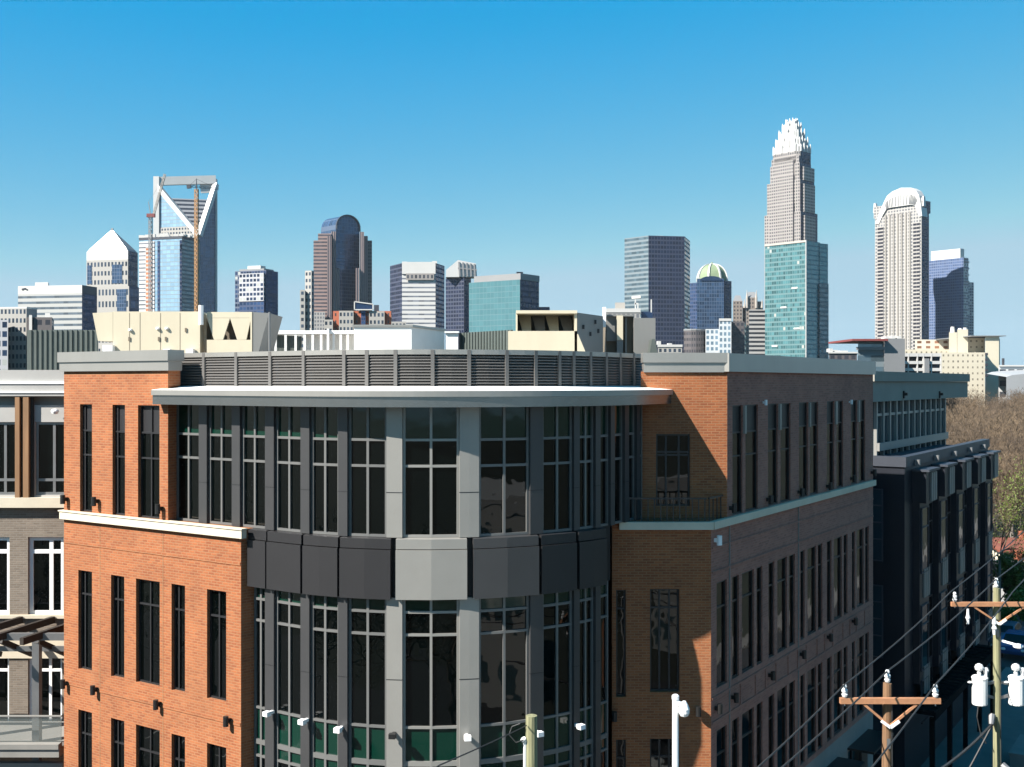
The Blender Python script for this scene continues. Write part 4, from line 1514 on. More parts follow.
# 3 pyramid roofed tower
D = 900
fp = fp2(84, 129, 139, D, 30)
t = tower('pyramid_tower', 'pale stone tower with glass corners under a stepped pyramid roof', 'office tower', fp)
sides(t, 'lower_shaft', ['fc_white_grid', 'fc_navy', 'fc_navy', 'fc_white_grid'], fp, 0, Z(286, D), 4.4, 14)  # right side painted navy for its shade, as on the stages above
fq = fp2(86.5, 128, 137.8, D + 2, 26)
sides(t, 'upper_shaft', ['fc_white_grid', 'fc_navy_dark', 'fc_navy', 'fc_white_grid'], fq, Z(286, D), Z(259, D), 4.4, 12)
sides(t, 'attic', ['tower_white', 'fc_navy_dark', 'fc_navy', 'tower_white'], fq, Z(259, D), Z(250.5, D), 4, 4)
dd = (fq[1] - fq[0]).normalized()
nn = Vector((dd.y, -dd.x))
wq = (fq[1] - fq[0]).length
for s0, s1, za, zb in ((.02, .13, 283, 264), (.62, .86, 283, 264)):
    q = [fq[0] + dd * wq * s0 + nn * .3, fq[0] + dd * wq * s1 + nn * .3, fq[0] + dd * wq * s1, fq[0] + dd * wq * s0]
    sides(t, 'glass_bay', ['fc_blue_vault'], q, Z(za, D), Z(zb, D), 3, 4)
q = [fp[0] + dd * wq * .80 + nn * .3, fp[0] + dd * wq * 1.02 + nn * .3, fp[0] + dd * wq * 1.02, fp[0] + dd * wq * .80]
sides(t, 'glass_bay', ['fc_blue_vault'], q, 0, Z(289, D), 3, 4)
b = MB()
f4 = shrink(fq, .98)
tips = shrink([Vector((p.x, p.y)) for p in fq], .07)
mid = shrink(fq, .9)
zs = [Z(250.5, D), Z(248, D), Z(228.5, D)]
for lo, hi, za, zb in ((f4, mid, zs[0], zs[1]), (mid, tips, zs[1], zs[2])):
    for i in range(4):
        j = (i + 1) % 4
        b.poly([(lo[i].x, lo[i].y, za), (lo[j].x, lo[j].y, za), (hi[j].x, hi[j].y, zb), (hi[i].x, hi[i].y, zb)])
b.poly([(p.x, p.y, zs[2]) for p in tips])
b.build('pyramid_roof', 'pyramid_light', t)
part(t, 'finial', 'tower_grey', shrink(fq, .05), zs[2], Z(226, D))

# 5 frame-topped glass tower
D = 1000
A, B = Vector(XY(157, D + 6)), Vector(XY(199, D))
fpz = fp2(157, 199, 216, D, 52)
A, B, E, Dk = fpz
t = tower('frame_top_tower', 'tall glass tower with white V frame and open handle at its top', 'office tower', fpz)
zA, zB, zE, zTop = Z(186, D), Z(236, D), Z(187, D + 30), Z(174, D)
b = MB()
n1, n2, nv = round((B - A).length / 3.4), round((E - B).length / 3.4), 60
b.poly([(A.x, A.y, 0), (B.x, B.y, 0), (B.x, B.y, zB), (A.x, A.y, zA)], [(0, 0), (n1, 0), (n1, nv * zB / zA), (0, nv)], 0)
b.poly([(B.x, B.y, 0), (E.x, E.y, 0), (E.x, E.y, zE), (B.x, B.y, zB)], [(50, 0), (50 + n2, 0), (50 + n2, nv), (50, nv * zB / zA)], 1)
b.poly([(E.x, E.y, 0), (Dk.x, Dk.y, 0), (Dk.x, Dk.y, zE * .75), (E.x, E.y, zE * .75)], [(90, 0), (102, 0), (102, nv), (90, nv)], 1)
b.poly([(Dk.x, Dk.y, 0), (A.x, A.y, 0), (A.x, A.y, zE * .75), (Dk.x, Dk.y, zE * .75)], [(120, 0), (132, 0), (132, nv), (120, nv)], 0)
b.build('glass_wall', ['fc_pale_glass', 'fc_blue_vault'], t)
zc = Z(196, D)
k = (zc - zB) / (zA - zB)
A1, E1 = B.lerp(A, k), B.lerp(E, k * .99)
b = MB()
b.poly([(B.x, B.y, zB), (E1.x, E1.y, zc), (A1.x, A1.y, zc)], [(0, 0), (1, 9), (0, 9)], 0)
b.poly([(A1.x, A1.y, zc), (E1.x, E1.y, zc), (E1.x, E1.y, zc - 40), (A1.x, A1.y, zc - 40)], None, 1)
b.build('sloped_roof', ['fc_louvre', 'tower_grey'], t)
P3 = lambda p, z: Vector((p.x, p.y, z))
b = MB()
b.beam(P3(A, 0), P3(A, zTop), 5.2, 5.2)
b.build('frame_column', 'crown_white', t)
b = MB()
b.beam(P3(E, 0), P3(E, zTop), 2.2, 2.2)
b.build('frame_column', 'crown_white', t)
b = MB()
b.beam(P3(A, Z(178.6, D)), P3(E, Z(178.6, D + 20)), 4, 7.5)
b.build('frame_beam', 'crown_white', t)
b = MB()
b.poly([(p.x, p.y, z) for p, z in ((A.lerp(E, .72), Z(182, D + 20)), (A.lerp(E, .74), Z(192.5, D + 20)), (E, Z(193, D + 30)), (E, Z(182, D + 30)))])
b.poly([(p.x, p.y + 2, z) for p, z in ((A.lerp(E, .72), Z(182, D + 20)), (A.lerp(E, .74), Z(192.5, D + 20)), (E, Z(193, D + 30)), (E, Z(182, D + 30)))])
b.build('frame_gusset', 'crown_white', t)
for q, zq in ((A, zA + 3), (E, zE + 2)):
    b = MB()
    b.beam(P3(q, zq), P3(B, zB), 4.2, 4.2)
    b.build('frame_diagonal', 'crown_white', t)
b = MB()
dd = (B - A).normalized()
nn = Vector((dd.y, -dd.x))
q = [A.lerp(B, .1) + nn * .5, A.lerp(B, .93) + nn * .5, A.lerp(B, .93), A.lerp(B, .1)]
b.prism(tup(q), Z(238, D), Z(226, D), 3, 4)
b.build('sky_lobby', 'fc_white_grid', t)

# 4 glass tower under construction in front of it
D = 760
fp = fp2(139.5, 182, 199.5, D, 34)
t = tower('unfinished_glass_tower', 'pale blue glass tower with orange stair strip and rough unfinished top', 'office tower', fp)
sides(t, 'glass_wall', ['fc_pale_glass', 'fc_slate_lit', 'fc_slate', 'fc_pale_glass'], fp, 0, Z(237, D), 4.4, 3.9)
A, B, E, Dk = fp
dd = (B - A).normalized()
nn = Vector((dd.y, -dd.x))
wq = (B - A).length
for name, s0, s1, m_, off in (('pale_bay', 0, .36, 'fc_white_fine', .4), ('stair_strip', .16, .31, 'fc_stair', .8), ('recess_strip', .43, .485, 'fc_navy', .3), ('corner_strip', .95, 1.0, 'fc_navy_dark', .3)):
    q = [A + dd * wq * s0 + nn * off, A + dd * wq * s1 + nn * off, A + dd * wq * s1, A + dd * wq * s0]
    sides(t, name, [m_], q, 0, Z(240, D) if name != 'stair_strip' else Z(246, D), 5, 3.9)
se = (E - B).normalized()
sn = Vector((se.y, -se.x))
ls = (E - B).length
q = [B + se * ls * .78 + sn * .4, E + sn * .4, E, B + se * ls * .78]
sides(t, 'side_strip', ['tower_grey'], q, 0, Z(239, D), 5, 4)
b = MB()
b.prism(tup(shrink(fp, 1.02)), Z(238.5, D), Z(236, D))
b.build('slab_edge', 'tower_dark', t)
b = MB()
for i in range(26):
    s_ = rnd.random()
    p = A.lerp(B, s_) if i % 3 else B.lerp(E, s_)
    h = rnd.uniform(1.2, 2.6)
    b.box(p.x - 1.6, p.x + 1.6, p.y, p.y + 2, Z(236, D), Z(236, D) + h)
b.build('formwork', 'tower_white', t)

def lattice(b, p0, p1, w, seg, r):
    p0, p1 = Vector(p0), Vector(p1)
    d = (p1 - p0).normalized()
    a = d.cross(Vector((0.2, 1, 0.1))).normalized() * w / 2
    c = d.cross(a).normalized() * w / 2
    n_ = max(2, int((p1 - p0).length / seg))
    cs = [a + c, a - c, -a - c, c - a]
    for q in cs:
        b.beam(p0 + q, p1 + q, r, r)
    for k in range(n_):
        u0, u1 = p0.lerp(p1, k / n_), p0.lerp(p1, (k + 1) / n_)
        for i in range(4):
            b.beam(u0 + cs[i], u1 + cs[(i + 1) % 4], r * .7, r * .7)
DC = 748
xc_ = XY(196.5, DC)[0]
ck = thing('tower_crane', 'orange hammerhead tower crane before the white framed tower', 'crane', (xc_, DC, 0))
b = MB()
lattice(b, (xc_, DC, 0), (xc_, DC, Z(189, DC)), 1.9, 3, .42)
b.build('mast', 'orange_steel', ck)
b = MB()
lattice(b, (XY(190, DC)[0], DC, Z(186, DC)), (XY(219, DC + 8)[0], DC + 8, Z(187, DC)), 1.2, 2.4, .28)
b.build('jib', 'tower_grey', ck)
b = MB()
b.beam((XY(187, DC)[0], DC, Z(187, DC)), (XY(191, DC)[0], DC, Z(186.5, DC)), 1.8, 2.2)
b.build('counterweight', 'tower_dark', ck)
b = MB()
b.tube((xc_, DC, Z(190, DC)), (xc_, DC, Z(178.5, DC)), .55, .2, 6)
b.beam((xc_, DC, Z(179, DC)), (XY(212, DC)[0], DC + 5, Z(185.8, DC)), .14, .14)
b.beam((xc_, DC, Z(179, DC)), (XY(189, DC)[0], DC, Z(186, DC)), .14, .14)
b.build('cat_head', 'tower_dark', ck)
xc_ = XY(150.5, DC)[0]
ck = thing('tower_crane', 'grey luffing crane with steep raised jib on the unfinished tower', 'crane', (xc_, DC, 0))
b = MB()
lattice(b, (xc_, DC, 0), (xc_, DC, Z(216, DC)), 1.7, 3, .34)
b.build('mast', 'tower_grey', ck)
b = MB()
lattice(b, (XY(153, DC)[0], DC, Z(217, DC)), (XY(165, DC)[0], DC, Z(174, DC)), 1.1, 2.4, .25)
b.build('jib', 'tower_stone', ck)
b = MB()
b.beam((XY(147, DC)[0], DC, Z(215.5, DC)), (XY(155, DC)[0], DC, Z(215.5, DC)), 2.2, 2.4)
b.build('counterweight', 'red_trim', ck)
b = MB()
b.beam((xc_, DC, Z(214, DC)), (XY(148.5, DC)[0], DC, Z(202, DC)), .4, .4)
b.beam((XY(148.5, DC)[0], DC, Z(202, DC)), (XY(164, DC)[0], DC, Z(178, DC)), .12, .12)
b.build('a_frame', 'tower_grey', ck)

# 6 dark condo tower
D = 520
fp = fp2(235, 266, 278, D, 20)
t = tower('condo_tower', 'dark blue condo tower with white balcony face and roof box', 'apartment tower', fp)
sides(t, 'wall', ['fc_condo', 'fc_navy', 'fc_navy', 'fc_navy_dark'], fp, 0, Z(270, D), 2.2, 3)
A, B, E, Dk = fp
dd = (B - A).normalized()
nn = Vector((dd.y, -dd.x))
wq = (B - A).length
q = [A + dd * wq * .18 + nn * 1.2, A + dd * wq * .97 + nn * 1.2, A + dd * wq * .97, A + dd * wq * .18]
sides(t, 'balcony_stack', ['fc_balcony'], q, Z(301, D), Z(273, D), 2.6, 3)
q2 = [A + dd * wq * .18 + nn * .9, A + dd * wq * .97 + nn * .9, A + dd * wq * .97, A + dd * wq * .18]
sides(t, 'balcony_stack', ['fc_navy'], q2, 0, Z(301.1, D), 2.6, 3)
part(t, 'roof_box', 'tower_white', shrink(fp, .42), Z(270, D), Z(264.5, D))
part(t, 'roof_deck', 'tower_grey', shrink(fp, .8), Z(270, D), Z(268, D))
# 7 slender white block
D = 620
fp = fp2(305, 311.5, 314, D, 12)
t = tower('slender_block', 'slender white apartment block left of the vaulted rose tower', 'apartment tower', fp)
sides(t, 'wall', ['fc_white_grid'], fp, 0, Z(270.5, D), 2.6, 5)
fq = [Vector(XY(300, D - 1)), Vector(XY(304.9, D - 1)), Vector(XY(304.9, D + 9)), Vector(XY(300, D + 9))]
sides(t, 'lower_wing', ['fc_white_grid'], fq, 0, Z(290, D), 2.6, 5)

# 8 vaulted tower
D = 900
t = thing('vaulted_tower', 'rose granite tower with blue glass centre under a rounded vault top', 'office tower', (XY(343, D)[0], D + 20, 0))
fv = fp2l(321, 336, 359.5, D, 34)
A, B, E, Dk = fv
sides(t, 'glass_core', ['fc_blue_vault'], fv, 0, Z(229, D), 2.6, 4)
# vault: arch profile over the front edge, swept back along the depth
dep = Dk - A
wv = (B - A)
b = MB()
prof = []
for i in range(17):
    a = math.pi * i / 16
    prof.append((0.5 - 0.5 * math.cos(a), math.sin(a) ** 0.8))
zs0_, rise = Z(229, D), Z(214, D) - Z(229, D)
for (u0, h0), (u1, h1) in zip(prof, prof[1:]):
    p0, p1 = A + wv * u0, A + wv * u1
    b.poly([(p0.x, p0.y, zs0_ + h0 * rise), (p1.x, p1.y, zs0_ + h1 * rise), (p1.x + dep.x, p1.y + dep.y, zs0_ + h1 * rise), (p0.x + dep.x, p0.y + dep.y, zs0_ + h0 * rise)][::-1],
           [(u0 * 8, 0), (u1 * 8, 0), (u1 * 8, 10), (u0 * 8, 10)])
for off in (Vector((0, 0)), dep):
    b.poly([(A.x + wv.x * u + off.x, A.y + wv.y * u + off.y, zs0_ + h * rise) for u, h in prof], [(u * 8, h * 4) for u, h in prof])
b.build('vault', 'fc_blue_vault', t)
dd = wv.normalized()
nn = Vector((dd.y, -dd.x))
b = MB()
prev = None
for u, h in prof:
    p = A + wv * u + nn * .6
    q = Vector((p.x, p.y, zs0_ + h * rise))
    if prev is not None:
        b.beam(prev, q, 1.2, 1.2)
    prev = q
b.build('arch_rib', 'tower_dark', t)
def slab(name, mat, p0, p1, ytop, Dn, dp, pu=3, pv=4, side=None):
    q = [Vector(XY(p0, Dn)), Vector(XY(p1, Dn)), Vector(XY(p1, Dn + dp)) , Vector(XY(p0, Dn + dp))]
    ms = [mat] if side is None else [mat, side, side, side]
    sides(t, name, ms, q, 0, Z(ytop, Dn), pu, pv, 'tower_stone')
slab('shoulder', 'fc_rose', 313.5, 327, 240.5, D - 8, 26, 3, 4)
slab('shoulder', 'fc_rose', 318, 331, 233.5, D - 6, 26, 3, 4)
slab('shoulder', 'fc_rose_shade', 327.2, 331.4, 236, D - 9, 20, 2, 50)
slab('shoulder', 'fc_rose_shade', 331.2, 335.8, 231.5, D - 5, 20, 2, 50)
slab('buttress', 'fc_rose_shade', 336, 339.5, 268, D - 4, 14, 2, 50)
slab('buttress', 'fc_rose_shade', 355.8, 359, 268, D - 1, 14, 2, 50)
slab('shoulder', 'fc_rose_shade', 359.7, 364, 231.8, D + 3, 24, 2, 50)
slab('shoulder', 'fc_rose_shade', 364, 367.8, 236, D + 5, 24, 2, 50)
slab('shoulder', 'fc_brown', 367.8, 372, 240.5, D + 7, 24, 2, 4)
slab('base_wing', 'fc_stone_pale', 308.5, 325, 312, D - 24, 14, 3, 4)

# 9 orange brick apartments
D = 340
fp = [Vector(XY(333, D)), Vector(XY(391, D)), Vector(XY(392, D + 18)), Vector(XY(333, D + 18))]
t = tower('brick_apartments', 'low orange brick apartments with white window bays and blue gable', 'apartment block', fp)
sides(t, 'wall', ['fc_apartment'], fp, 0, Z(311, D), 2.2, 3)
for p, q, y in ((339, 353.5, 311), (369, 384.5, 311.5)):
    f2 = [Vector(XY(p, D - 1.2)), Vector(XY(q, D - 1.2)), Vector(XY(q, D - .1)), Vector(XY(p, D - .1))]
    sides(t, 'white_bay', ['fc_white_grid'], f2, 0, Z(y, D), 1.5, 3.0)
f2 = [Vector(XY(324, D - 2)), Vector(XY(332.8, D - 2)), Vector(XY(332.8, D + 9)), Vector(XY(324, D + 9))]
sides(t, 'white_end', ['fc_white_grid'], f2, 0, Z(320, D), 1.6, 3)
f2 = [Vector(XY(391.4, D - 2)), Vector(XY(406, D - 2)), Vector(XY(406, D + 9)), Vector(XY(391.4, D + 9))]
sides(t, 'white_end', ['fc_white_grid'], f2, 0, Z(322, D), 1.6, 3)
gx = lambda p: XY(p, D - 1.5)[0]
b = MB()
pts = [(354.5, 310), (373, 310), (373, 304.5), (354.5, 302)]
b.poly([(gx(p), D - 1.5, Z(y, D)) for p, y in pts])
b.poly([(gx(p), D - .6, Z(y, D)) for p, y in pts])
b.build('gable_glass', 'navy_glass', t)
b = MB()
for (p0, y0), (p1, y1) in zip(pts, pts[1:] + pts[:1]):
    b.beam((gx(p0), D - 1.6, Z(y0, D)), (gx(p1), D - 1.6, Z(y1, D)), .3, .3)
b.build('gable_frame', 'tower_white', t)
f2 = [Vector(XY(361, D - .8)), Vector(XY(365.5, D - .8)), Vector(XY(365.5, D - .05)), Vector(XY(361, D - .05))]
sides(t, 'stair_glass', ['fc_navy'], f2, 0, Z(310.2, D), 1, 1.5)
f2 = [Vector(XY(374, D + 2)), Vector(XY(379, D + 2)), Vector(XY(379, D + 8)), Vector(XY(374, D + 8))]
part(t, 'roof_box', 'tower_dark', f2, Z(311, D), Z(304.5, D))

# 10 white ribbon tower
D = 620
fp = [Vector(XY(390, D + 16)), Vector(XY(402, D)), Vector(XY(435.5, D)), Vector(XY(444.5, D + 16)), Vector(XY(442, D + 40)), Vector(XY(394, D + 40))]
t = tower('ribbon_tower', 'white office tower with thin ribbon windows between dark side faces', 'office tower', fp)
sides(t, 'wall', ['fc_slate', 'fc_white_fine', 'fc_navy', 'fc_navy', 'fc_navy', 'fc_slate'], fp, 0, Z(263, D), 4, 3.4)
q = [Vector(XY(402, D - .6)), Vector(XY(435.5, D - .6)), Vector(XY(435.5, D - .1)), Vector(XY(402, D - .1))]
part(t, 'attic', 'tower_white', q, Z(274, D), Z(262, D))
q = [Vector(XY(406, D - .9)), Vector(XY(434, D - .9)), Vector(XY(434, D - .61)), Vector(XY(406, D - .61))]
sides(t, 'attic_windows', ['fc_stone_grid'], q, Z(280, D), Z(273.5, D), 3, 3.4)
for p, y in ((402, 261), (432, 260.5)):
    q = [Vector(XY(p, D + 3)), Vector(XY(p + 5, D + 3)), Vector(XY(p + 5, D + 8)), Vector(XY(p, D + 8))]
    part(t, 'roof_box', 'tower_white', q, Z(263, D), Z(y, D))

# 11 dark tower with slanted white crown
D = 760
fp = fp2(445.5, 464, 471, D, 26)
t = tower('slant_crown_tower', 'dark grey tower with a slanted white lattice crown', 'office tower', fp)
sides(t, 'wall', ['fc_slate', 'fc_navy_dark', 'fc_navy', 'fc_slate'], fp, 0, Z(277.5, D), 3, 3.8)
A, B, E, Dk = fp
b = MB()
ptsF = [(446, 277), (446, 270), (458, 260), (476, 263.5), (477, 277)]
for yoff in (0, 12):
    b.poly([(XY(p, D + yoff)[0], D + yoff, Z(y, D)) for p, y in ptsF[::-1]])
for (p0, y0), (p1, y1) in zip(ptsF, ptsF[1:] + ptsF[:1]):
    b.poly([(XY(p0, D)[0], D, Z(y0, D)), (XY(p1, D)[0], D, Z(y1, D)), (XY(p1, D + 12)[0], D + 12, Z(y1, D)), (XY(p0, D + 12)[0], D + 12, Z(y0, D))])
b.build('crown', 'crown_white', t)
b = MB()
for k in range(5):
    p = 459 + k * 3.8
    b.beam((XY(p, D)[0], D - .5, Z(262 + k * .5, D)), (XY(p + .8, D)[0], D - .5, Z(276.5, D)), 1.1, .8)
b.beam((XY(458, D)[0], D - .4, Z(268, D)), (XY(477, D)[0], D - .4, Z(270, D)), .8, .8)
b.build('crown_lattice', 'tower_grey', t)

# 12 aqua glass box
D = 520
fp = fp2(469, 520, 539, D, 28)
t = tower('aqua_glass_block', 'plain aqua glass office block with grey parapet and dark side', 'office tower', fp)
sides(t, 'wall', ['fc_aqua', 'fc_navy_dark', 'fc_navy', 'fc_aqua'], fp, 0, Z(279.5, D), 3, 3.6)  # dark navy on the right wall is aqua glass in painted shade
fq = fp2(474, 520.5, 539.5, D, 28)
part(t, 'parapet', 'tower_grey', fq, Z(279.4, D), Z(273.2, D))
q = [Vector(XY(516.5, D + 1)), Vector(XY(523, D + 2)), Vector(XY(523, D + 7)), Vector(XY(516.5, D + 7))]
part(t, 'roof_box', 'tower_dark', q, Z(273, D), Z(271.5, D))
q = [Vector(XY(538, D + 24)), Vector(XY(549.5, D + 24)), Vector(XY(550, D + 40)), Vector(XY(538, D + 40))]
sides(t, 'lower_wing', ['fc_navy_dark'], q, 0, Z(303.5, D), 3, 3.6)

# 13 slate glass tower
D = 660
fp = [Vector(XY(624.5, D + 14)), Vector(XY(648.5, D)), Vector(XY(684.5, D + 4)), Vector(XY(690, D + 26)), Vector(XY(628, D + 44))]
t = tower('slate_glass_tower', 'faceted slate blue glass tower with paler left face', 'office tower', fp)
sides(t, 'wall', ['fc_slate_lit', 'fc_slate', 'fc_slate_lit', 'fc_slate', 'fc_slate'], fp, 0, Z(235.5, D), 2.6, 3.7)  # sunlit left face lightened, front darkened, by two tones of one glass
q = [Vector(XY(646, D + 12)), Vector(XY(663, D + 12)), Vector(XY(663, D + 20)), Vector(XY(646, D + 20))]
part(t, 'roof_box', 'tower_white', q, Z(235.5, D), Z(233, D))
b = MB()
p0, p1 = fp[0], fp[1]
dd = (p1 - p0).normalized()
nn = Vector((dd.y, -dd.x))
q0, q1 = p0 + dd * 6 + nn * .3, p0 + dd * 13 + nn * .3
b.prism([tuple(q0), tuple(q1), tuple(q1 - nn * .28), tuple(q0 - nn * .28)], Z(297.5, D), Z(295, D))
b.build('lit_band', 'tower_white', t)

# 14 green dome tower
D = 820
fp = fp2(687, 725, 731.5, D, 22)
t = tower('green_dome_tower', 'deep blue glass tower with a ribbed green copper dome', 'office tower', fp)
sides(t, 'wall', ['fc_navy', 'fc_navy_dark', 'fc_navy', 'fc_navy'], fp, 0, Z(280.5, D), 2.6, 3.8)
fq = [Vector(XY(697, D - 3)), Vector(XY(724, D - 3)), Vector(XY(726, D + 20)), Vector(XY(698, D + 20))]
sides(t, 'centre_bay', ['fc_blue_vault'], fq, 0, Z(279, D), 2.6, 3.8)
b = MB()
xa_, xb_ = XY(700, D - 3.6)[0], XY(722.5, D - 3.6)[0]
arc = [(xa_ + (xb_ - xa_) * (0.5 - 0.5 * math.cos(math.pi * i / 10)), Z(281, D) + (Z(276.5, D) - Z(281, D)) * math.sin(math.pi * i / 10)) for i in range(11)]
b.poly([(x, D - 3.6, z) for x, z in arc][::-1])
for (x0, z0), (x1_, z1) in zip(arc, arc[1:]):
    b.poly([(x0, D - 3.6, z0), (x1_, D - 3.6, z1), (x1_, D + 2, z1), (x0, D + 2, z0)])
b.build('arched_gable', 'navy_glass', t)
b = MB()
cxd, cyd = XY(712, D + 9)[0], D + 9
w0 = (XY(726.5, D)[0] - XY(697.5, D)[0]) / 2
ribs = MB()
lv = 8
pr = []
for i in range(lv + 1):
    a = math.pi / 2 * i / lv
    pr.append((w0 * math.cos(a) ** .8 if i < lv else .6, Z(280, D) + (Z(263, D) - Z(280, D)) * math.sin(a)))
for (r0, z0), (r1_, z1) in zip(pr, pr[1:]):
    for k in range(8):
        a0, a1 = math.pi / 8 + k * math.pi / 4, math.pi / 8 + (k + 1) * math.pi / 4
        P = lambda r, a, z: (cxd + r * 1.06 * math.cos(a), cyd + r * math.sin(a), z)
        b.poly([P(r0, a0, z0), P(r0, a1, z0), P(r1_, a1, z1), P(r1_, a0, z1)])
        ribs.beam(P(r0 * 1.01, a0, z0), P(r1_ * 1.01, a0, z1), 1.1, 1.1)
b.build('dome', 'copper_green', t)
ribs.build('dome_ribs', 'crown_white', t)
b = MB()
b.lathe((cxd, cyd, Z(263.4, D)), [(1.2, 0), (.8, 1.2), (.15, 2)], 8)
b.build('finial', 'copper_green', t)

# 15 gothic pinnacles
D = 860
t = thing('pinnacle_building', 'beige stone building with pointed corner pinnacles and grey hipped roofs', 'office building', (XY(744, D)[0], D + 10, 0))
for p, q, y in ((733, 742.5, 301), (746, 757, 297.5)):
    f2 = [Vector(XY(p, D)), Vector(XY(q, D)), Vector(XY(q, D + 18)), Vector(XY(p, D + 18))]
    sides(t, 'wall', ['fc_beige', 'fc_brown', 'fc_brown', 'fc_beige'], f2, 0, Z(y, D), 3, 4)
    b = MB()
    f5 = shrink(f2, .55)
    for i in range(4):
        j = (i + 1) % 4
        b.poly([(f2[i].x, f2[i].y, Z(y, D)), (f2[j].x, f2[j].y, Z(y, D)), (f5[j].x, f5[j].y, Z(y - 6, D)), (f5[i].x, f5[i].y, Z(y - 6, D))])
    b.poly([(p_.x, p_.y, Z(y - 6, D)) for p_ in f5])
    b.build('hipped_roof', 'tower_grey', t)
f2 = [Vector(XY(742.6, D + 4)), Vector(XY(745.9, D + 4)), Vector(XY(745.9, D + 18)), Vector(XY(742.6, D + 18))]
sides(t, 'link', ['fc_brown'], f2, 0, Z(306, D), 3, 4)
f2 = [Vector(XY(757.1, D + 4)), Vector(XY(763, D + 4)), Vector(XY(763, D + 18)), Vector(XY(757.1, D + 18))]
sides(t, 'link', ['fc_beige'], f2, 0, Z(301, D), 3, 4)
for p, y in ((747, 290), (756.3, 290), (744.5, 299), (762, 299)):
    b = MB()
    x_ = XY(p, D - .6)[0]
    b.lathe((x_, D - .6, Z(308, D)), [(.9, 0), (.9, Z(y + 8, D) - Z(308, D)), (.12, Z(y, D) - Z(308, D))], 6)
    b.build('pinnacle', 'tower_stone', t)
# 16 striped block
D = 660
fp = [Vector(XY(749, D)), Vector(XY(767, D)), Vector(XY(767, D + 20)), Vector(XY(749, D + 20))]
t = tower('striped_block', 'white and dark striped office block before the pinnacles', 'office block', fp)
sides(t, 'wall', ['fc_stripe'], fp, 0, Z(309.5, D), 4, 3.6)
# 17 low blocks under the dome
D = 480
fp = [Vector(XY(731.5, D)), Vector(XY(744.5, D)), Vector(XY(746, D + 20)), Vector(XY(731.5, D + 20))]
t = tower('brown_block', 'low dark brown block between white glass block and stripes', 'office block', fp)
sides(t, 'wall', ['fc_brown'], fp, 0, Z(321.5, D), 3, 3.4)
fp = [Vector(XY(719, D - 10)), Vector(XY(731.3, D - 10)), Vector(XY(731.3, D + 6)), Vector(XY(719, D + 6))]
t = tower('white_glass_block', 'stepped white framed block with pale blue windows', 'office block', fp)
facade('fc_white_frame', (.5, .52, .53), (.20, .29, .36), .6, .6, .2, var=.3)
sides(t, 'wall', ['fc_white_frame'], fp, 0, Z(320.5, D), 2.4, 3.4)
f2 = [Vector(XY(705.5, D - 9)), Vector(XY(718.9, D - 9)), Vector(XY(718.9, D + 6)), Vector(XY(705.5, D + 6))]
sides(t, 'lower_wing', ['fc_white_frame'], f2, 0, Z(330, D), 2.4, 3.4)
part(t, 'parapet', 'tower_white', [Vector((p.x, p.y - .2)) for p in fp[:2]] + [fp[1] - Vector((0, .02)), fp[0] - Vector((0, .02))], Z(322.3, D), Z(319.8, D))
fp = []
for i in range(7):
    a = math.pi * (1.08 + .84 * i / 6)
    fp.append(Vector((XY(696, D)[0] + 4.8 * math.cos(a), D + 5 + 5 * math.sin(a))))
fp += [Vector(XY(707, D + 14)), Vector(XY(685, D + 14))]
t = tower('rounded_block', 'low round fronted grey brown block below the green dome', 'office block', fp)
sides(t, 'wall', ['fc_brown'], fp, 0, Z(330.5, D), 1.6, 3.4)
b = MB()
b.prism(tup(shrink(fp, 1.03)), Z(330.4, D), Z(328.8, D))
b.build('roof_edge', 'tower_grey', t)
D = 300
t = thing('white_roof_house', 'small white roofed building with dark openings over the parapet', 'building', (XY(670, D)[0], D + 4, 0))
f2 = [Vector(XY(658, D)), Vector(XY(682, D)), Vector(XY(682, D + 8)), Vector(XY(658, D + 8))]
sides(t, 'wall', ['fc_white_grid'], f2, 0, Z(347, D), 1.9, 2.6)
b = MB()
b.prism(tup(shrink(f2, 1.04)), Z(347, D), Z(344.6, D))
for p, q, y in ((657.5, 661, 341), (668, 672, 343.2)):
    b.box(XY(p, D)[0], XY(q, D)[0], D, D + 2, Z(344.5, D), Z(y, D))
b.build('roof', 'tower_white', t)
D = 420
t = thing('antenna_building', 'pale building with long white roof edge and antennas behind rooftop unit', 'building', (XY(622, D)[0], D + 6, 0))
f2 = [Vector(XY(603, D)), Vector(XY(640, D)), Vector(XY(640, D + 14)), Vector(XY(603, D + 14))]
sides(t, 'wall', ['fc_stone_pale'], f2, 0, Z(312.5, D), 2.5, 3.4)
part(t, 'roof_edge', 'tower_white', shrink(f2, 1.03), Z(312.4, D), Z(308.5, D))
f2 = [Vector(XY(615, D + 8)), Vector(XY(625, D + 8)), Vector(XY(625, D + 13)), Vector(XY(615, D + 13))]
part(t, 'roof_box', 'tower_stone', f2, Z(308.5, D), Z(301, D))
f2 = [Vector(XY(641, D + 3)), Vector(XY(652.5, D + 3)), Vector(XY(652.5, D + 9)), Vector(XY(641, D + 9))]
part(t, 'blue_box', 'navy_glass', f2, 0, Z(311, D))
b = MB()
for p, y in ((636, 299), (638.5, 304), (652, 299)):
    b.box(XY(p, D)[0] - .2, XY(p, D)[0] + .2, D + 2, D + 2.4, Z(312, D), Z(y, D))
b.box(XY(635, D)[0], XY(639, D)[0], D + 2, D + 2.3, Z(304, D), Z(302.5, D))
b.build('antenna', 'tower_white', t)

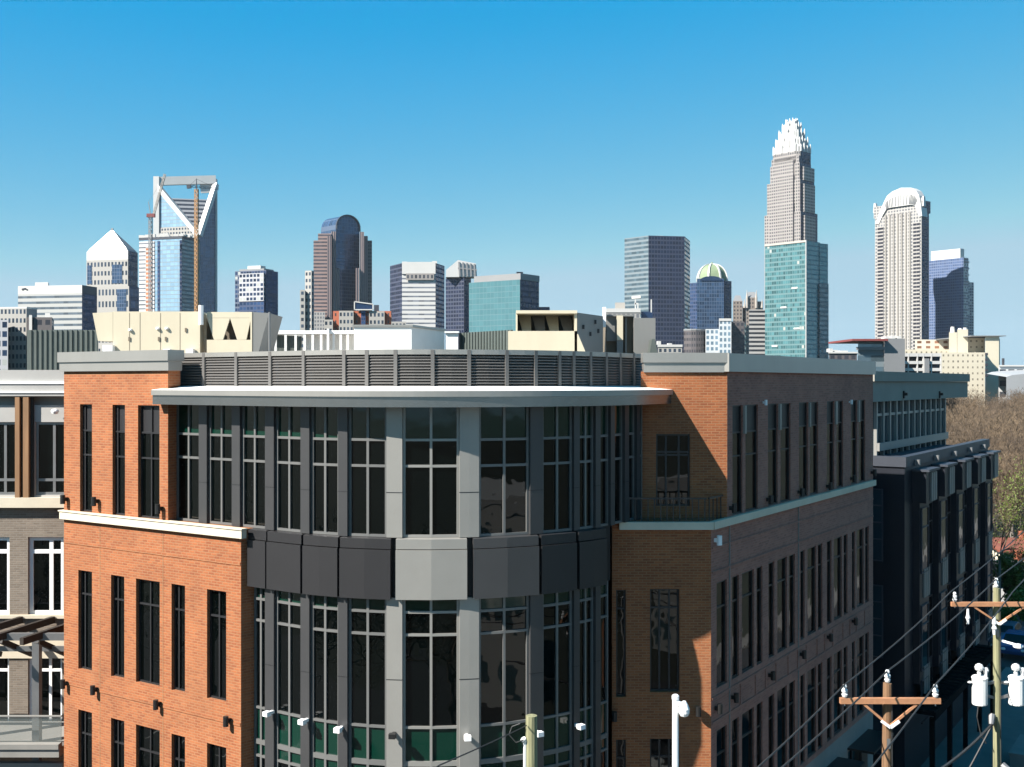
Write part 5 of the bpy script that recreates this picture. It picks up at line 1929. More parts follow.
# 18 tallest tower, stepped with a spiked crown
D = 1050
base = fp2(764.5, 800, 817.5, D, 42)
t = tower('crown_tower', 'tallest stone tower stepping up to a spiked white crown', 'skyscraper', base)
tiers = [(764.5, 800.5, 817.5, 9999, 211), (767, 800, 814.3, 211, 179), (770.2, 799.5, 811, 179, 161.5), (771.5, 799, 809.5, 161.5, 154.5)]
for i, (a, m_, c, y0, y1) in enumerate(tiers):
    fq = fp2(a, m_, c, D + 1.5 * i, 42 * (c - a) / 53)
    z0 = 0 if y0 > 999 else Z(y0, D)
    sides(t, 'tier', ['fc_stone_grid', 'fc_navy_dark', 'fc_navy_dark', 'fc_stone_grid'], fq, z0, Z(y1, D), 3.4, 4.3)  # right-hand stone walls coloured dark navy to read as shaded
    A, B, E, Dk = fq
    dd = (B - A).normalized()
    nn = Vector((dd.y, -dd.x))
    se = (E - B).normalized()
    # projecting front bay and stepped corner pier
    wq = (B - A).length
    if i < 3:
        q = [A + dd * wq * .16 + nn * 1.5, A + dd * wq * .82 + nn * 1.5, A + dd * wq * .82, A + dd * wq * .16]
        sides(t, 'front_bay', ['fc_stone_grid', 'fc_navy_dark', 'fc_navy_dark', 'fc_stone_grid'], q, z0, Z(y1 - 9 + 3 * i, D), 3.4, 4.3)
        sp = Vector((se.y, -se.x))
        q = [B + se * 4 + sp * 2.2, B + se * 22 + sp * 2.2, B + se * 22, B + se * 4]
        sides(t, 'corner_pier', ['fc_stone_grid', 'fc_stone_grid', 'fc_navy_dark', 'fc_stone_grid'], q, z0, Z(y1 + 4, D), 3.4, 4.3)
A, B, E, Dk = fq
cc = sum(fq, Vector((0, 0))) / 4
ex, ey = (B - A) / 2, (E - B) / 2
ey = ey.normalized() * max(ey.length, ex.length * .72)
cc = (A + B) / 2 + ey
DD = cc.y
def ring(k, ch=.28):
    o = []
    for a_, e_ in ((-1 + ch, -1), (1 - ch, -1), (1, -1 + ch), (1, 1 - ch), (1 - ch, 1), (-1 + ch, 1), (-1, 1 - ch), (-1, -1 + ch)):
        o.append(cc + ex * (a_ * k) + ey * (e_ * k))
    return o
sides(t, 'tier', ['fc_stone_grid', 'fc_stone_grid', 'fc_navy_dark', 'fc_navy_dark', 'fc_navy_dark', 'fc_stone_grid', 'fc_stone_grid', 'fc_stone_grid'], ring(1.0, .2), Z(164, D), Z(154.5, DD), 3.4, 4.3)
for k, yb, yt, ytip, n_ in ((1.0, 154.6, 149.5, 145.5, 3), (.86, 149.6, 142, 138, 3), (.69, 142.2, 134, 129.5, 2), (.5, 134.2, 127, 123, 2), (.31, 127.2, 122, 118.8, 1)):
    pl2 = ring(k)
    b = MB()
    b.prism(tup(pl2), Z(yb, DD), Z(yt, DD), 2.0, 90)
    b.build('crown_ring', 'fc_crown', t)
    for i in range(8):
        a_, e_ = pl2[i], pl2[(i + 1) % 8]
        m2 = n_ if i % 2 == 0 else 1
        for j in range(m2 + 1):
            if j == m2 and m2 > 1:
                continue
            p = a_.lerp(e_, j / m2) if m2 > 1 else a_.lerp(e_, .5 * j)
            top = ytip if (i + j) % 2 else (ytip + yt) / 2
            b = MB()
            b.lathe((p.x, p.y, Z(yb, DD)), [(.9, 0), (.85, (Z(top, DD) - Z(yb, DD)) * .75), (.3, Z(top, DD) - Z(yb, DD))], 5)
            b.build('crown_fin', 'crown_white', t)

# 19 teal glass tower
D = 620
fp = fp2(765, 806.5, 820, D, 20)
t = tower('teal_glass_tower', 'teal glass tower with uneven panes in front of the tallest tower', 'office tower', fp)
sides(t, 'wall', ['fc_teal', 'fc_teal_pale', 'fc_navy', 'fc_teal'], fp, 0, Z(240.5, D), 2.1, 3.6)  # paler teal on the right wall lifts a side that falls in shade
q = [Vector(XY(819.5, D + 8)), Vector(XY(828, D + 12)), Vector(XY(828, D + 30)), Vector(XY(815, D + 26))]
sides(t, 'side_wing', ['fc_teal_pale'], q, Z(282, D), Z(241.5, D), 2.1, 3.6)
q = [Vector(XY(819.5, D + 7)), Vector(XY(828.6, D + 11)), Vector(XY(828.6, D + 30)), Vector(XY(815, D + 26))]
sides(t, 'side_wing', ['fc_slate_lit'], q, 0, Z(282, D), 2.1, 3.6)
A, B, E, Dk = fp
dd = (B - A).normalized()
nn = Vector((dd.y, -dd.x))
q = [A + nn * .3, B + nn * .3, B + nn * .02, A + nn * .02]
part(t, 'parapet', 'tower_stone', [A + nn * .4, B + nn * .4, B, A], Z(242, D), Z(240, D))
for s_ in (.995,):
    b = MB()
    p = A.lerp(B, s_) + nn * .4
    b.beam((p.x, p.y, 0), (p.x, p.y, Z(240, D)), .5, .5)
    b.build('corner_fin', 'crown_white', t)
# scattered bright blinds and terraces
b = MB()
for p, y in ((795, 287), (797, 328), (784, 306), (775, 345)):
    se = (E - B).normalized()
    if p > 807:
        q0 = B + se * 3
        q1 = B + se * 11
        off = Vector((se.y, -se.x)) * .25
    else:
        k = (p - 765) / 41.5
        q0, q1 = A.lerp(B, k - .07), A.lerp(B, k + .07)
        off = nn * .25
    b.prism([tuple(q0 + off), tuple(q1 + off), tuple(q1 + off * .1), tuple(q0 + off * .1)], Z(y + .8, D), Z(y - .8, D))
b.build('blinds', 'tower_white', t)

# 20 flared white tower with arched crown
D = 1000
fp = fp2(875, 921.5, 929, D, 34)
t = tower('arched_crown_tower', 'tall pale ribbed tower with flared corners and a white arched crown', 'skyscraper', fp)
sides(t, 'shaft', ['fc_stone_pale', 'fc_navy_dark', 'fc_navy_dark', 'fc_stone_pale'], fp, 0, Z(212, D), 4.0, 4.2)  # stone tower; the shade on its right side is put in as navy
A, B, E, Dk = fp
dd = (B - A).normalized()
nn = Vector((dd.y, -dd.x))
wq = (B - A).length
for s0, s1 in ((.06, .19), (.83, .97)):
    q = [A + dd * wq * s0 + nn * .5, A + dd * wq * s1 + nn * .5, A + dd * wq * s1, A + dd * wq * s0]
    sides(t, 'window_column', ['fc_dark_win'], q, 0, Z(222, D), 6, 4.6)
for k in range(7):
    s_ = .24 + k * .087
    b = MB()
    p = A + dd * wq * s_ + nn * .6
    b.beam((p.x, p.y, 0), (p.x, p.y, Z(210, D)), 1.0, 1.2)
    b.build('pier', 'tower_stone', t)
fq = fp2(873.7, 922, 930.5, D + .5, 35)
sides(t, 'top_storeys', ['fc_stone_pale', 'fc_navy_dark', 'fc_navy_dark', 'fc_stone_pale'], fq, Z(212, D), Z(200, D), 4, 4.2)
AW = Wall(fq[0], fq[1] - fq[0], nn)
arch = [(875, 219), (879, 208.5), (884, 197), (887, 191.5), (892, 188), (901, 185.5), (911, 187), (916, 190.5), (919, 196), (920.8, 206), (922, 217)]
inner = [(879, 219), (882.5, 211), (886.5, 204.5), (888.5, 204.3), (893, 204), (901, 204), (909, 204), (912, 204.3), (914.5, 205.5), (917, 211), (919, 217)]
def awp(p, y, off):
    q_ = AW.p(AW.at(p, off), 0, off)
    return Vector((q_[0], q_[1], Z(y, D + 4)))
b = MB()
o3, i3 = [awp(p, y, 1.6) for p, y in arch], [awp(p, y, 1.6) for p, y in inner]
back = lambda q: Vector((q.x, q.y, q.z)) - Vector((nn.x, nn.y, 0)) * 9
for k in range(len(arch) - 1):
    b.poly([i3[k], i3[k + 1], o3[k + 1], o3[k]])
    b.poly([o3[k], o3[k + 1], back(o3[k + 1]), back(o3[k])])
    n3 = Vector((nn.x, nn.y, 0)) * 2.2
    b.poly([i3[k], i3[k + 1], i3[k + 1] - n3, i3[k] - n3])
b.build('arched_crown', 'crown_white', t)
b = MB()
for k in range(2, 9):
    for f_ in (0, .34, .67):
        if k == 8 and f_:
            continue
        o = o3[k].lerp(o3[k + 1], f_)
        q = i3[k].lerp(i3[k + 1], f_)
        n3 = Vector((nn.x, nn.y, 0)) * .25
        b.beam(q.lerp(o, .05) + n3, q.lerp(o, .62) + n3, .55, .5)
b.build('crown_fins', 'tower_grey', t)
for s0, y, s_ in ((.02, 196, -1), (.985, 196, 1)):
    b = MB()
    c_ = fq[0].lerp(fq[1], s0) - nn * 2.4
    lo, hi = [], []
    for a_, e_ in ((-1, 1), (1, 1), (1, -1), (-1, -1)):
        q_ = c_ + dd * (a_ * 2.0) + nn * (e_ * 2.0)
        lo.append((q_.x, q_.y, Z(206, D)))
        q_ = c_ + dd * (a_ * .8 + s_ * .9) + nn * (e_ * 1.2)
        hi.append((q_.x, q_.y, Z(y, D)))
    b.hexa(lo, hi)
    b.build('corner_horn', 'crown_white', t)

# 21 blue tower in its shadow
D = 1058
fp = fp2(927, 963.5, 968.5, D, 22)
t = tower('shaded_blue_tower', 'blue glass tower in the shadow of the arched tower beside it', 'office tower', fp)
facade('fc_blue_white', (.13, .17, .27), (.07, .12, .25), .72, .66, .3, var=.3)
sides(t, 'wall', ['fc_blue_white', 'fc_balcony', 'fc_navy', 'fc_navy'], fp, 0, Z(257.5, D), 3.2, 3.7)
q = [Vector(XY(937.5, D + 3)), Vector(XY(962, D + 3)), Vector(XY(965, D + 20)), Vector(XY(939, D + 20))]
part(t, 'roof_storey', 'crown_white', shrink(fp, .8), Z(257.4, D), Z(248, D))
A, B, E, Dk = fp
for k in range(10):
    b = MB()
    z = Z(262 + k * 6.5, D)
    p0, p1 = XY(964, D + 1), XY(969.5, D + 6)
    b.prism([p0, p1, (p1[0], p1[1] + 6), (p0[0], p0[1] + 6)], z, z + 1.2)
    b.build('balcony', 'tower_white', t)
q = [Vector(XY(966, D + 12)), Vector(XY(973.5, D + 14)), Vector(XY(974, D + 30)), Vector(XY(966, D + 30))]
sides(t, 'rear_wing', ['fc_balcony'], q, 0, Z(281, D), 3, 3.7)

# ------------------------------------------------------------------ pale buildings at the right
D = 240
t = thing('red_eave_building', 'grey building with blue windows under thin red flat roof', 'office building', (XY(878, D)[0], D + 8, 0))
f2 = [Vector(XY(858, D)), Vector(XY(884, D)), Vector(XY(884, D + 14)), Vector(XY(858, D + 14))]
sides(t, 'wall', ['fc_slate_lit'], f2, 0, Z(341.5, D), 4, 3.4)
b = MB()
b.box(XY(849.5, D)[0], XY(885, D)[0], D - 2, D + 16, Z(341.2, D), Z(339.2, D))
b.build('flat_roof', 'red_trim', t)
b = MB()
b.box(XY(856, D)[0], XY(883.5, D)[0], D - .6, D - .1, Z(350, D), Z(347, D))
b.build('spandrel', 'tower_grey', t)
f2 = [Vector(XY(884.2, D - .5)), Vector(XY(905, D - .5)), Vector(XY(905, D + 14)), Vector(XY(884.2, D + 14))]
part(t, 'end_wall', 'tower_grey', f2, 0, Z(338.6, D))
b = MB()
for p, q, y in ((887, 891, 336), (893, 897, 335.4), (899, 903, 336)):
    b.box(XY(p, D)[0], XY(q, D)[0], D + 1, D + 4, Z(339.2, D), Z(y, D))
b.build('roof_units', 'tower_white', t)
D = 210
t = thing('white_roof_shed', 'low white roofed shed with clutter left of red eaved building', 'building', (XY(846, D)[0], D + 4, 0))
f2 = [Vector(XY(829, D)), Vector(XY(857, D)), Vector(XY(857, D + 8)), Vector(XY(829, D + 8))]
sides(t, 'wall', ['fc_brown'], f2, 0, Z(353.5, D), 1.7, 2)
b = MB()
b.prism(tup(shrink(f2, 1.05)), Z(353.4, D), Z(351.8, D))
b.build('roof', 'tower_white', t)
b = MB()
for p, q, y in ((829.5, 833, 348.5), (835, 838, 350), (840, 848, 350.5)):
    b.box(XY(p, D)[0], XY(q, D)[0], D, D + 2, Z(351.8, D), Z(y, D))
b.build('roof_clutter', 'tower_white', t)

D = 300
t = thing('parking_garage', 'white parking deck with open dark levels and grey stair core', 'parking garage', (XY(912, D)[0], D + 10, 0))
b = MB()
b.box(XY(883, D)[0], XY(944, D)[0], D + 3, D + 22, 0, Z(354, D))
b.build('deck_shade_fill', 'tower_dark', t)  # solid dark box fills the open levels in place of their shade
lev = [(353.2, 356.5), (361, 364), (368, 371), (375, 378), (382, 385), (389, 392)]
for y0, y1 in lev:
    b = MB()
    b.box(XY(884, D)[0], XY(941, D)[0], D, D + 22, Z(y1, D), Z(y0, D))
    b.build('deck', 'tower_white', t)
b = MB()
b.box(XY(924, D)[0], XY(928.5, D)[0], D - .6, D + 3, 0, Z(358.5, D))
b.build('stair_core', 'tower_grey', t)
for p in (884.5, 888.5, 893, 897.5, 902, 908, 917, 923, 931, 940.5):
    b = MB()
    b.box(XY(p, D)[0], XY(p + 1, D)[0], D - .05, D + .5, 0, Z(353.4, D))
    b.build('column', 'tower_white', t)
f2 = [Vector(XY(883.5, D - 3)), Vector(XY(900, D - 3)), Vector(XY(900, D - .1)), Vector(XY(883.5, D - .1))]
sides(t, 'window_bay', ['fc_dark_win'], f2, 0, Z(352, D), 1.2, 2.0)

D = 430
t = thing('cream_hospital_block', 'stepped cream building with tall centre shaft and dotted windows', 'office building', (XY(955, D)[0], D + 10, 0))
f2 = [Vector(XY(904, D + 6)), Vector(XY(949, D + 6)), Vector(XY(949, D + 30)), Vector(XY(904, D + 30))]
sides(t, 'wing', ['fc_cream'], f2, 0, Z(349, D), 2.6, 3.2, 'tower_white')
f2 = [Vector(XY(915, D + 31)), Vector(XY(950, D + 31)), Vector(XY(950, D + 50)), Vector(XY(915, D + 50))]
facade('fc_cream_arch', (.52, .47, .38), (.30, .16, .10), .5, .5, .1, var=.5)
sides(t, 'rear_wing', ['fc_cream_arch'], f2, 0, Z(336.5, D), 5, 3.0, 'tower_white')
for p, q, y in ((949, 957, 332), (957.3, 968, 329)):
    f2 = [Vector(XY(p, D + 3)), Vector(XY(q, D + 3)), Vector(XY(q, D + 12)), Vector(XY(p, D + 12))]
    part(t, 'shaft', 'cream_wall', f2, 0, Z(y, D))
f2 = [Vector(XY(941, D - 8)), Vector(XY(985, D - 8)), Vector(XY(985, D + 2.9)), Vector(XY(941, D + 2.9))]
sides(t, 'front_block', ['fc_cream'], f2, 0, Z(353, D), 2.6, 3.2, 'tower_white')
f2 = [Vector(XY(968.2, D + 5)), Vector(XY(985, D + 5)), Vector(XY(985, D + 30)), Vector(XY(968.2, D + 30))]
sides(t, 'main_block', ['fc_cream'], f2, 0, Z(337.5, D), 2.6, 3.2, 'tower_white')
f2 = [Vector(XY(985.2, D - 4)), Vector(XY(999, D - 4)), Vector(XY(1000, D + 30)), Vector(XY(985.2, D + 30))]
part(t, 'end_block', 'cream_wall', f2, 0, Z(336.8, D))
b = MB()
for k in range(5):
    b.box(XY(985.5, D - 8.4)[0], XY(988, D - 8.4)[0], D - 8.4, D - 4.2, Z(356 + k * 5.2, D), Z(353.5 + k * 5.2, D))
b.build('balcony', 'tower_dark', t)
b = MB()
b.box(XY(966, D)[0], XY(1000.5, D)[0], D - 5, D + 31, Z(336.7, D), Z(336.0, D))
b.build('roof_edge', 'tower_grey', t)
b = MB()
for p, y in ((952.5, 326), (960, 327.5), (965, 327)):
    b.lathe((XY(p, D + 6)[0], D + 6, Z(332, D)), [(1.0, 0), (.7, Z(y, D) - Z(332, D))], 8)
b.build('roof_dishes', 'tower_white', t)

D = 380
t = thing('white_arena', 'long white building with square windows above a curved grey roof', 'arena', (XY(1030, D)[0], D + 16, 0))
f2 = [Vector(XY(998.5, D + 10)), Vector(XY(1110, D + 10)), Vector(XY(1110, D + 30)), Vector(XY(998.5, D + 30))]
facade('fc_arena', (.50, .50, .49), (.07, .09, .12), .72, .5, .2, var=.3)
sides(t, 'clerestory', ['fc_arena'], f2, 0, Z(366, D), 4.2, 5.2, 'tower_white')
part(t, 'parapet', 'tower_white', [Vector((p.x * 1.0, p.y - .5)) for p in f2[:2]] + f2[2:], Z(366, D), Z(364.6, D))
b = MB()
pts = [(998.5, 377), (1004, 375.2), (1014, 374.2), (1024, 373.6), (1034, 373.2), (1060, 372.5), (1110, 372.5)]
o = [(XY(p, D)[0], D - 6, Z(y, D)) for p, y in pts]
for a, c in zip(o, o[1:]):
    b.poly([a, c, (c[0], D + 9.6, c[2] + 1.2), (a[0], D + 9.6, a[2] + 1.2)])
    b.poly([(a[0], D - 6, 0), (c[0], D - 6, 0), c, a])
b.build('curved_roof', 'arena_roof', t)
b = MB()
b.box(XY(1003, D + 20)[0], XY(1004.5, D + 20)[0], D + 20, D + 21, Z(366, D), Z(357, D))
b.build('chimney', 'tower_dark', t)

# ------------------------------------------------------------------ trees
plain('bark_grey', (.19, .165, .14), .95, 0, .25, 3)
plain('twig_brown', (.135, .103, .072), .95, 0, .3, .6)
tn, tl = M['twig_brown'].node_tree.nodes, M['twig_brown'].node_tree.links
oi_ = tn.new('ShaderNodeObjectInfo')
src = tn['Principled BSDF'].inputs['Base Color'].links[0].from_socket
tw = mix(tn, tl, oi_.outputs['Random'], (.55, .52, .55, 1), (1.35, 1.25, 1.1, 1))
tl.new(mix(tn, tl, 1.0, src, tw, 'MULTIPLY'), tn['Principled BSDF'].inputs['Base Color'])
plain('leaf_spring', (.115, .15, .022), .7, 0, .35, .8)
plain('leaf_green', (.10, .17, .025), .7, 0, .4, .8)
plain('leaf_dark', (.03, .045, .012), .7, 0, .4, .8)

def branch(tm, cm, p, d, L, r, lev, rg, tips):
    """recursive limbs; trunk goes to tm, everything finer to cm"""
    segs = 3 if lev < 2 else 2
    q = p.copy()
    dd = d.copy()
    for k in range(segs):
        dd = (dd + Vector((rg.uniform(-.16, .16), rg.uniform(-.16, .16), rg.uniform(-.02, .12)))).normalized()
        e = q + dd * L / segs
        r1_ = r * (1 - .4 * (k + 1) / segs)
        (tm if lev == 0 else cm).tube(q, e, r * (1 - .4 * k / segs), r1_, 6 if lev < 1 else (4 if lev < 2 else 3), cap=False)
        q = e
        if lev > 0 or k == segs - 1 or k == 1:
            n_ = (3 if k == segs - 1 else 1) if lev < 1 else (2 if lev < 4 else 0)
            for j in range(n_):
                a = rg.uniform(0, 2 * math.pi)
                t_ = dd.cross(Vector((math.cos(a), math.sin(a), .3))).normalized()
                nd = (dd * rg.uniform(.55, .95) + t_ * rg.uniform(.5, .9) + Vector((0, 0, .12))).normalized()
                branch(tm, cm, q, nd, L * rg.uniform(.55, .78), r1_ * .62, lev + 1, rg, tips)
    if lev >= 3:
        tips.append((q, dd))

def bare_tree(label, h, seed, group, loc, leaves=None, dens=1.0, leaf=.28, name='bare_tree', twigs=5):
    rg = random.Random(seed)
    t = thing(name, label, 'tree', loc, group)
    o = Vector(loc)
    tm, cm = MB(), MB()
    tips = []
    branch(tm, cm, o.copy(), Vector((0, 0, 1)), h * .36, h * .021, 0, rg, tips)
    for q, d in tips:
        for k in range(twigs):
            nd = (d + Vector((rg.uniform(-.9, .9), rg.uniform(-.9, .9), rg.uniform(-.3, .8)))).normalized()
            L = rg.uniform(.35, 1.0) * h * .075
            e = q + nd * L
            s_ = nd.cross(Vector((rg.uniform(-1, 1), rg.uniform(-1, 1), .4))).normalized() * h * .0014
            cm.poly([q - s_, q + s_, e])
    tm.build('trunk', 'bark_grey', t)
    cm.build('limbs', 'twig_brown', t)
    if leaves:
        lm = MB()
        for q, d in tips:
            for k in range(int(leaf and 14 * dens)):
                if rg.random() > dens:
                    pass
                c = q + Vector((rg.gauss(0, .5), rg.gauss(0, .5), rg.gauss(0, .4))) * h * .05
                a = Vector((rg.uniform(-1, 1), rg.uniform(-1, 1), rg.uniform(-.6, .6))).normalized()
                b_ = a.cross(Vector((rg.uniform(-1, 1), rg.uniform(-1, 1), 1))).normalized()
                s_ = leaf * rg.uniform(.5, 1.1)
                lm.poly([c - a * s_, c - b_ * s_ * .5, c + a * s_, c + b_ * s_ * .5])
        lm.build('crown', leaves, t)
    return t

TG = 'bare winter trees beyond the street'
lab_b = 'bare brown winter tree in the woods beyond the navy building'
protos = []
rt = random.Random(21)
spots = []
for i in range(130):
    Y = 116 + 300 * (i / 130) ** 1.25 + rt.uniform(-4, 4)
    px = rt.uniform(935, 1050)
    spots.append((XY(px, Y)[0], Y, rt.uniform(.8, 1.2), rt.uniform(0, 6.28), px))
for i, (x, y, s_, a, px) in enumerate(spots):
    cap = (CAMZ - 4 - max(0, (220 - y) * .008)) + (y - 150) * .012
    if i < 5:
        t = bare_tree(lab_b, 13.5, 100 + i, TG, (x, y, 0))
        protos.append(t)
    else:
        dup(protos[i % 5], (x, y, 0), a, s_ * min(1.15, cap / 13.5) )
for p, Y, h, sd_ in ((790, 150, 20.6, 51), (803, 152, 20.2, 52), (779, 155, 19.8, 53)):
    pass
t = bare_tree('bare treetops showing above the parapet before the teal tower', 21.2, 61, None, (XY(794, 120)[0], 120, 0))
dup(t, (XY(812, 131)[0], 131, 0), 2.1, 1.0, 'smaller bare treetop right of the clump before the teal tower')
# pale leafy saplings and shrubs by the street
sl_t = bare_tree('slim tree with sparse yellow-green spring leaves by red roofed house', 13.4, 71, None, (XY(1000, 83)[0], 83, 0), 'leaf_spring', .55, .16, 'spring_tree', 3)
sl_t.scale = (.5, .5, 1)
bare_tree('low bushy tree with pale spring leaves under the grey roofs', 5.6, 72, None, (XY(1001, 84)[0], 84, 0), 'leaf_spring', .7, .16, 'spring_tree', 3)
bare_tree('round bright green tree behind the transformer pole', 3.3, 73, None, (XY(1022, 81)[0], 81, 0), 'leaf_green', 2.2, .17, 'green_tree', 3)
bare_tree('dark evergreen tree above the parked cars', 4.4, 74, None, (XY(1013, 86)[0], 86, 0), 'leaf_dark', 2.2, .22, 'evergreen_tree', 3)
bare_tree('bright green shrub under the transformer pole crossarm', 2.6, 75, None, (XY(1006, 79)[0], 79, 0), 'leaf_green', 2.0, .12, 'green_shrub', 3)
# trees across the front street, seen mirrored in the bay glass
lab_f = 'bare street tree across the front road, mirrored in the bay windows'
for i, (s_, o_) in enumerate(((2, 19), (10, 22), (17, 18), (24, 24), (-6, 21), (-14, 18), (30, 17))):
    q = WL.p(s_, 0, o_)
    dup(protos[(i * 2) % 5], (q[0], q[1], 0), i * 1.3, .95, lab_f)['group'] = 'street trees across the front road'

# ------------------------------------------------------------------ unseen building added for the bay glass to mirror
f2 = [Vector(WR.p(-34, 0, 27)[:2]), Vector(WR.p(-34, 0, 40)[:2]), Vector(WR.p(-6, 0, 40)[:2]), Vector(WR.p(-6, 0, 27)[:2])]
t = tower('reflection_building', 'pale two storey building across the side street, added for reflections in the bay', 'building', f2)
facade('fc_reflection_wall', (.55, .54, .50), (.12, .2, .22), .6, .5, .1, var=.3)
sides(t, 'wall', ['fc_reflection_wall'], f2, 0, 11.0, 3.2, 4.6)
part(t, 'parapet', 'tower_white', shrink(f2, 1.01), 11.0, 11.6)

# ------------------------------------------------------------------ houses, cars and street pieces at the right edge
plain('roof_red', (.20, .06, .035), .85, 0, .2, .5)
plain('roof_grey', (.15, .15, .155), .85, 0, .2, .5)
def house(label, px0, px1, Y, dep, yeave, yridge, rmat, wmat):
    x0, x1_ = XY(px0, Y)[0], XY(px1, Y)[0]
    ze, zr_ = Z(yeave, Y), Z(yridge, Y + dep / 2)
    t = thing('house', label, 'house', ((x0 + x1_) / 2, Y + dep / 2, 0))
    b = MB()
    b.box(x0 + .3, x1_ - .3, Y + .4, Y + dep - .4, 0, ze)
    b.build('wall', wmat, t)
    b = MB()
    ym = Y + dep / 2
    b.hexa([(x0, Y, ze), (x1_, Y, ze), (x1_, ym, zr_), (x0, ym, zr_)], [(x0, Y, ze + .2), (x1_, Y, ze + .2), (x1_, ym, zr_ + .2), (x0, ym, zr_ + .2)])
    b.hexa([(x0, ym, zr_), (x1_, ym, zr_), (x1_, Y + dep, ze), (x0, Y + dep, ze)], [(x0, ym, zr_ + .2), (x1_, ym, zr_ + .2), (x1_, Y + dep, ze + .2), (x0, Y + dep, ze + .2)])
    for xx in (x0 + .35, x1_ - .35):
        b.poly([(xx, Y + .3, ze), (xx, Y + dep - .3, ze), (xx, ym, zr_)])
    b.build('roof', rmat, t)
    for k in range(2):
        b = MB()
        xw = x0 + (x1_ - x0) * (.3 + .4 * k)
        b.box(xw - .5, xw + .5, Y + .34, Y + .42, max(.8, ze - 2.2), ze - .7)
        b.build('window', 'dark_glass', t)
    b = MB()
    b.box(x0 + (x1_ - x0) * .75 - .35, x0 + (x1_ - x0) * .75 + .35, ym - .3, ym + .3, zr_ - .5, zr_ + 1.0)
    b.build('chimney', 'brick_orange', t)
house('house with a red tiled roof half hidden by trees', 1000, 1060, 104, 9, 553, 541, 'roof_red', 'cream_wall')
house('house with grey shingled roof below the red roofed house', 992, 1062, 91, 9, 581, 562, 'roof_grey', 'tower_white')

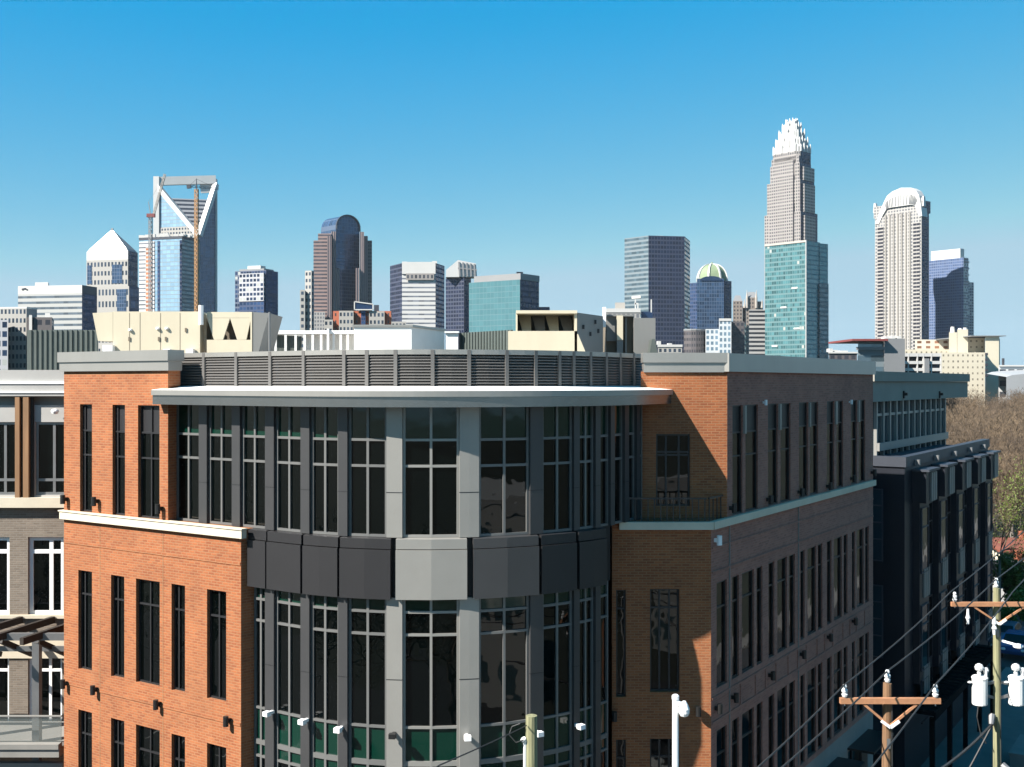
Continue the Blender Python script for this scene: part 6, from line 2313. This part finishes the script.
def car(label, px, Y, body, rz, name='parked_car'):
    x = XY(px, Y)[0]
    t = thing(name, label, 'car', (x, Y, 0.01))
    t.rotation_euler = (0, 0, 0)
    ca, sa = math.cos(rz), math.sin(rz)
    T = lambda u_, v_, z: (x + u_ * ca - v_ * sa, Y + u_ * sa + v_ * ca, z + .01)
    prof = [(-2.2, .45), (-2.25, .75), (-2.0, .92), (-1.3, .98), (-.75, 1.42), (.75, 1.45), (1.55, 1.0), (2.15, .9), (2.25, .6), (2.2, .4)]
    b = MB()
    for s0, s1 in ((-.88, .88),):
        L_ = [T(u_, s0 * (.86 if z > 1.1 else 1), z) for u_, z in prof]
        R_ = [T(u_, s1 * (.86 if z > 1.1 else 1), z) for u_, z in prof]
        b.poly(L_)
        b.poly(R_[::-1])
        for k in range(len(prof)):
            j = (k + 1) % len(prof)
            b.poly([L_[k], L_[j], R_[j], R_[k]][::-1])
    b.build('body', body, t)
    b = MB()
    for s0 in (-1, 1):
        gl = [(-1.15, 1.0), (-.7, 1.36), (.68, 1.38), (1.35, 1.02)]
        b.poly([T(u_, s0 * (.895 if z < 1.1 else .785), z) for u_, z in gl])
    for g0 in ([(-1.28, 1.0), (-.78, 1.4)], [(1.5, 1.02), (.8, 1.42)]):
        (u0, z0), (u1, z1) = g0
        d_ = .012 if u0 > 0 else -.012
        b.poly([T(u0 + d_ * 3, -.74, z0 + .02), T(u0 + d_ * 3, .74, z0 + .02), T(u1 + d_ * 3, .68, z1 + .02), T(u1 + d_ * 3, -.68, z1 + .02)])
    b.build('glass', 'dark_glass', t)
    for u_ in (-1.4, 1.4):
        for s0 in (-1, 1):
            b = MB()
            b.tube(T(u_, s0 * .7, .32), T(u_, s0 * .9, .32), .32, n=14)
            wh_ = b.build('wheel', 'cable', t)
            b = MB()
            b.tube(T(u_, s0 * .89, .32), T(u_, s0 * .915, .32), .19, n=10)
            b.build('rim', 'galvanised', wh_)
    for s0 in (-1, 1):
        b = MB()
        c = T(2.2, s0 * .6, .72)
        b.lathe((c[0], c[1], c[2] - .07), [(.13, 0), (.15, .07), (.1, .14)], 8)
        b.build('headlight', 'white_plastic', t)
        b = MB()
        c = T(-2.2, s0 * .65, .78)
        b.lathe((c[0], c[1], c[2] - .07), [(.1, 0), (.12, .07), (.1, .14)], 8)
        b.build('tail_light', 'red_trim', t)
plain('car_blue', (.09, .15, .36), .25, .3, .05)
plain('car_slate', (.17, .21, .29), .25, .3, .05)
plain('car_white', (.55, .55, .55), .25, 0, .05)
va = math.atan2(VV.y, VV.x)
car('dark blue car parked by the kerb below the green tree', 1019, 74, 'car_blue', va + math.pi)
car('slate blue car parked behind the transformer pole', 1004.5, 77, 'car_slate', va)
# planter walls along the pavement
for i, (px0, y0) in enumerate(((1002, 732), (985, 760))):
    s_ = WR.at(px0 - 18)
    b = MB()
    WR.box(b, 20.5 + 5.2 * (1 - i), 23.6 + 5.2 * (1 - i), 0.13, .95, 3.6, 4.8)
    WR.box(b, 20.45 + 5.2 * (1 - i), 23.65 + 5.2 * (1 - i), .952, 1.03, 3.55, 4.85)
    o = b.build('planter_wall', 'concrete', None)
    tag(o, ('nearer grey planter wall at the foot of the transformer pole', 'farther grey planter wall beside the pavement behind the transformer pole')[i], 'planter')

for s_, m_, lb_ in ((4, 'car_white', 'white car at the left end of the row, added for bay reflections'),
                    (7, 'car_slate', 'slate blue car between two white cars, added for bay reflections'),
                    (12.6, 'car_white', 'white car between slate and dark blue cars, added for bay reflections'),
                    (18, 'car_blue', 'dark blue car at the right end of the row, added for bay reflections')):
    q = WL.p(s_, 0, 26)
    car(lb_, CX + q[0] / q[1] * F, q[1], m_, va)  # unseen cars added to show as reflections in the bay glass
# ------------------------------------------------------------------ thin winter haze over the whole place
hz = MB()
hz.box(-2600, 2600, -600, 5100, -3.0, 275)
hm = bpy.data.materials.new('haze_air')
hm.use_nodes = True
hn, hlk = hm.node_tree.nodes, hm.node_tree.links
hn.remove(hn['Principled BSDF'])
pv_ = hn.new('ShaderNodeVolumePrincipled')
pv_.inputs['Color'].default_value = (.80, .90, 1, 1)
pv_.inputs['Density'].default_value = 0.000035
hlk.new(pv_.outputs[0], hn['Material Output'].inputs['Volume'])
hz.build('haze', hm, None, kind='stuff')
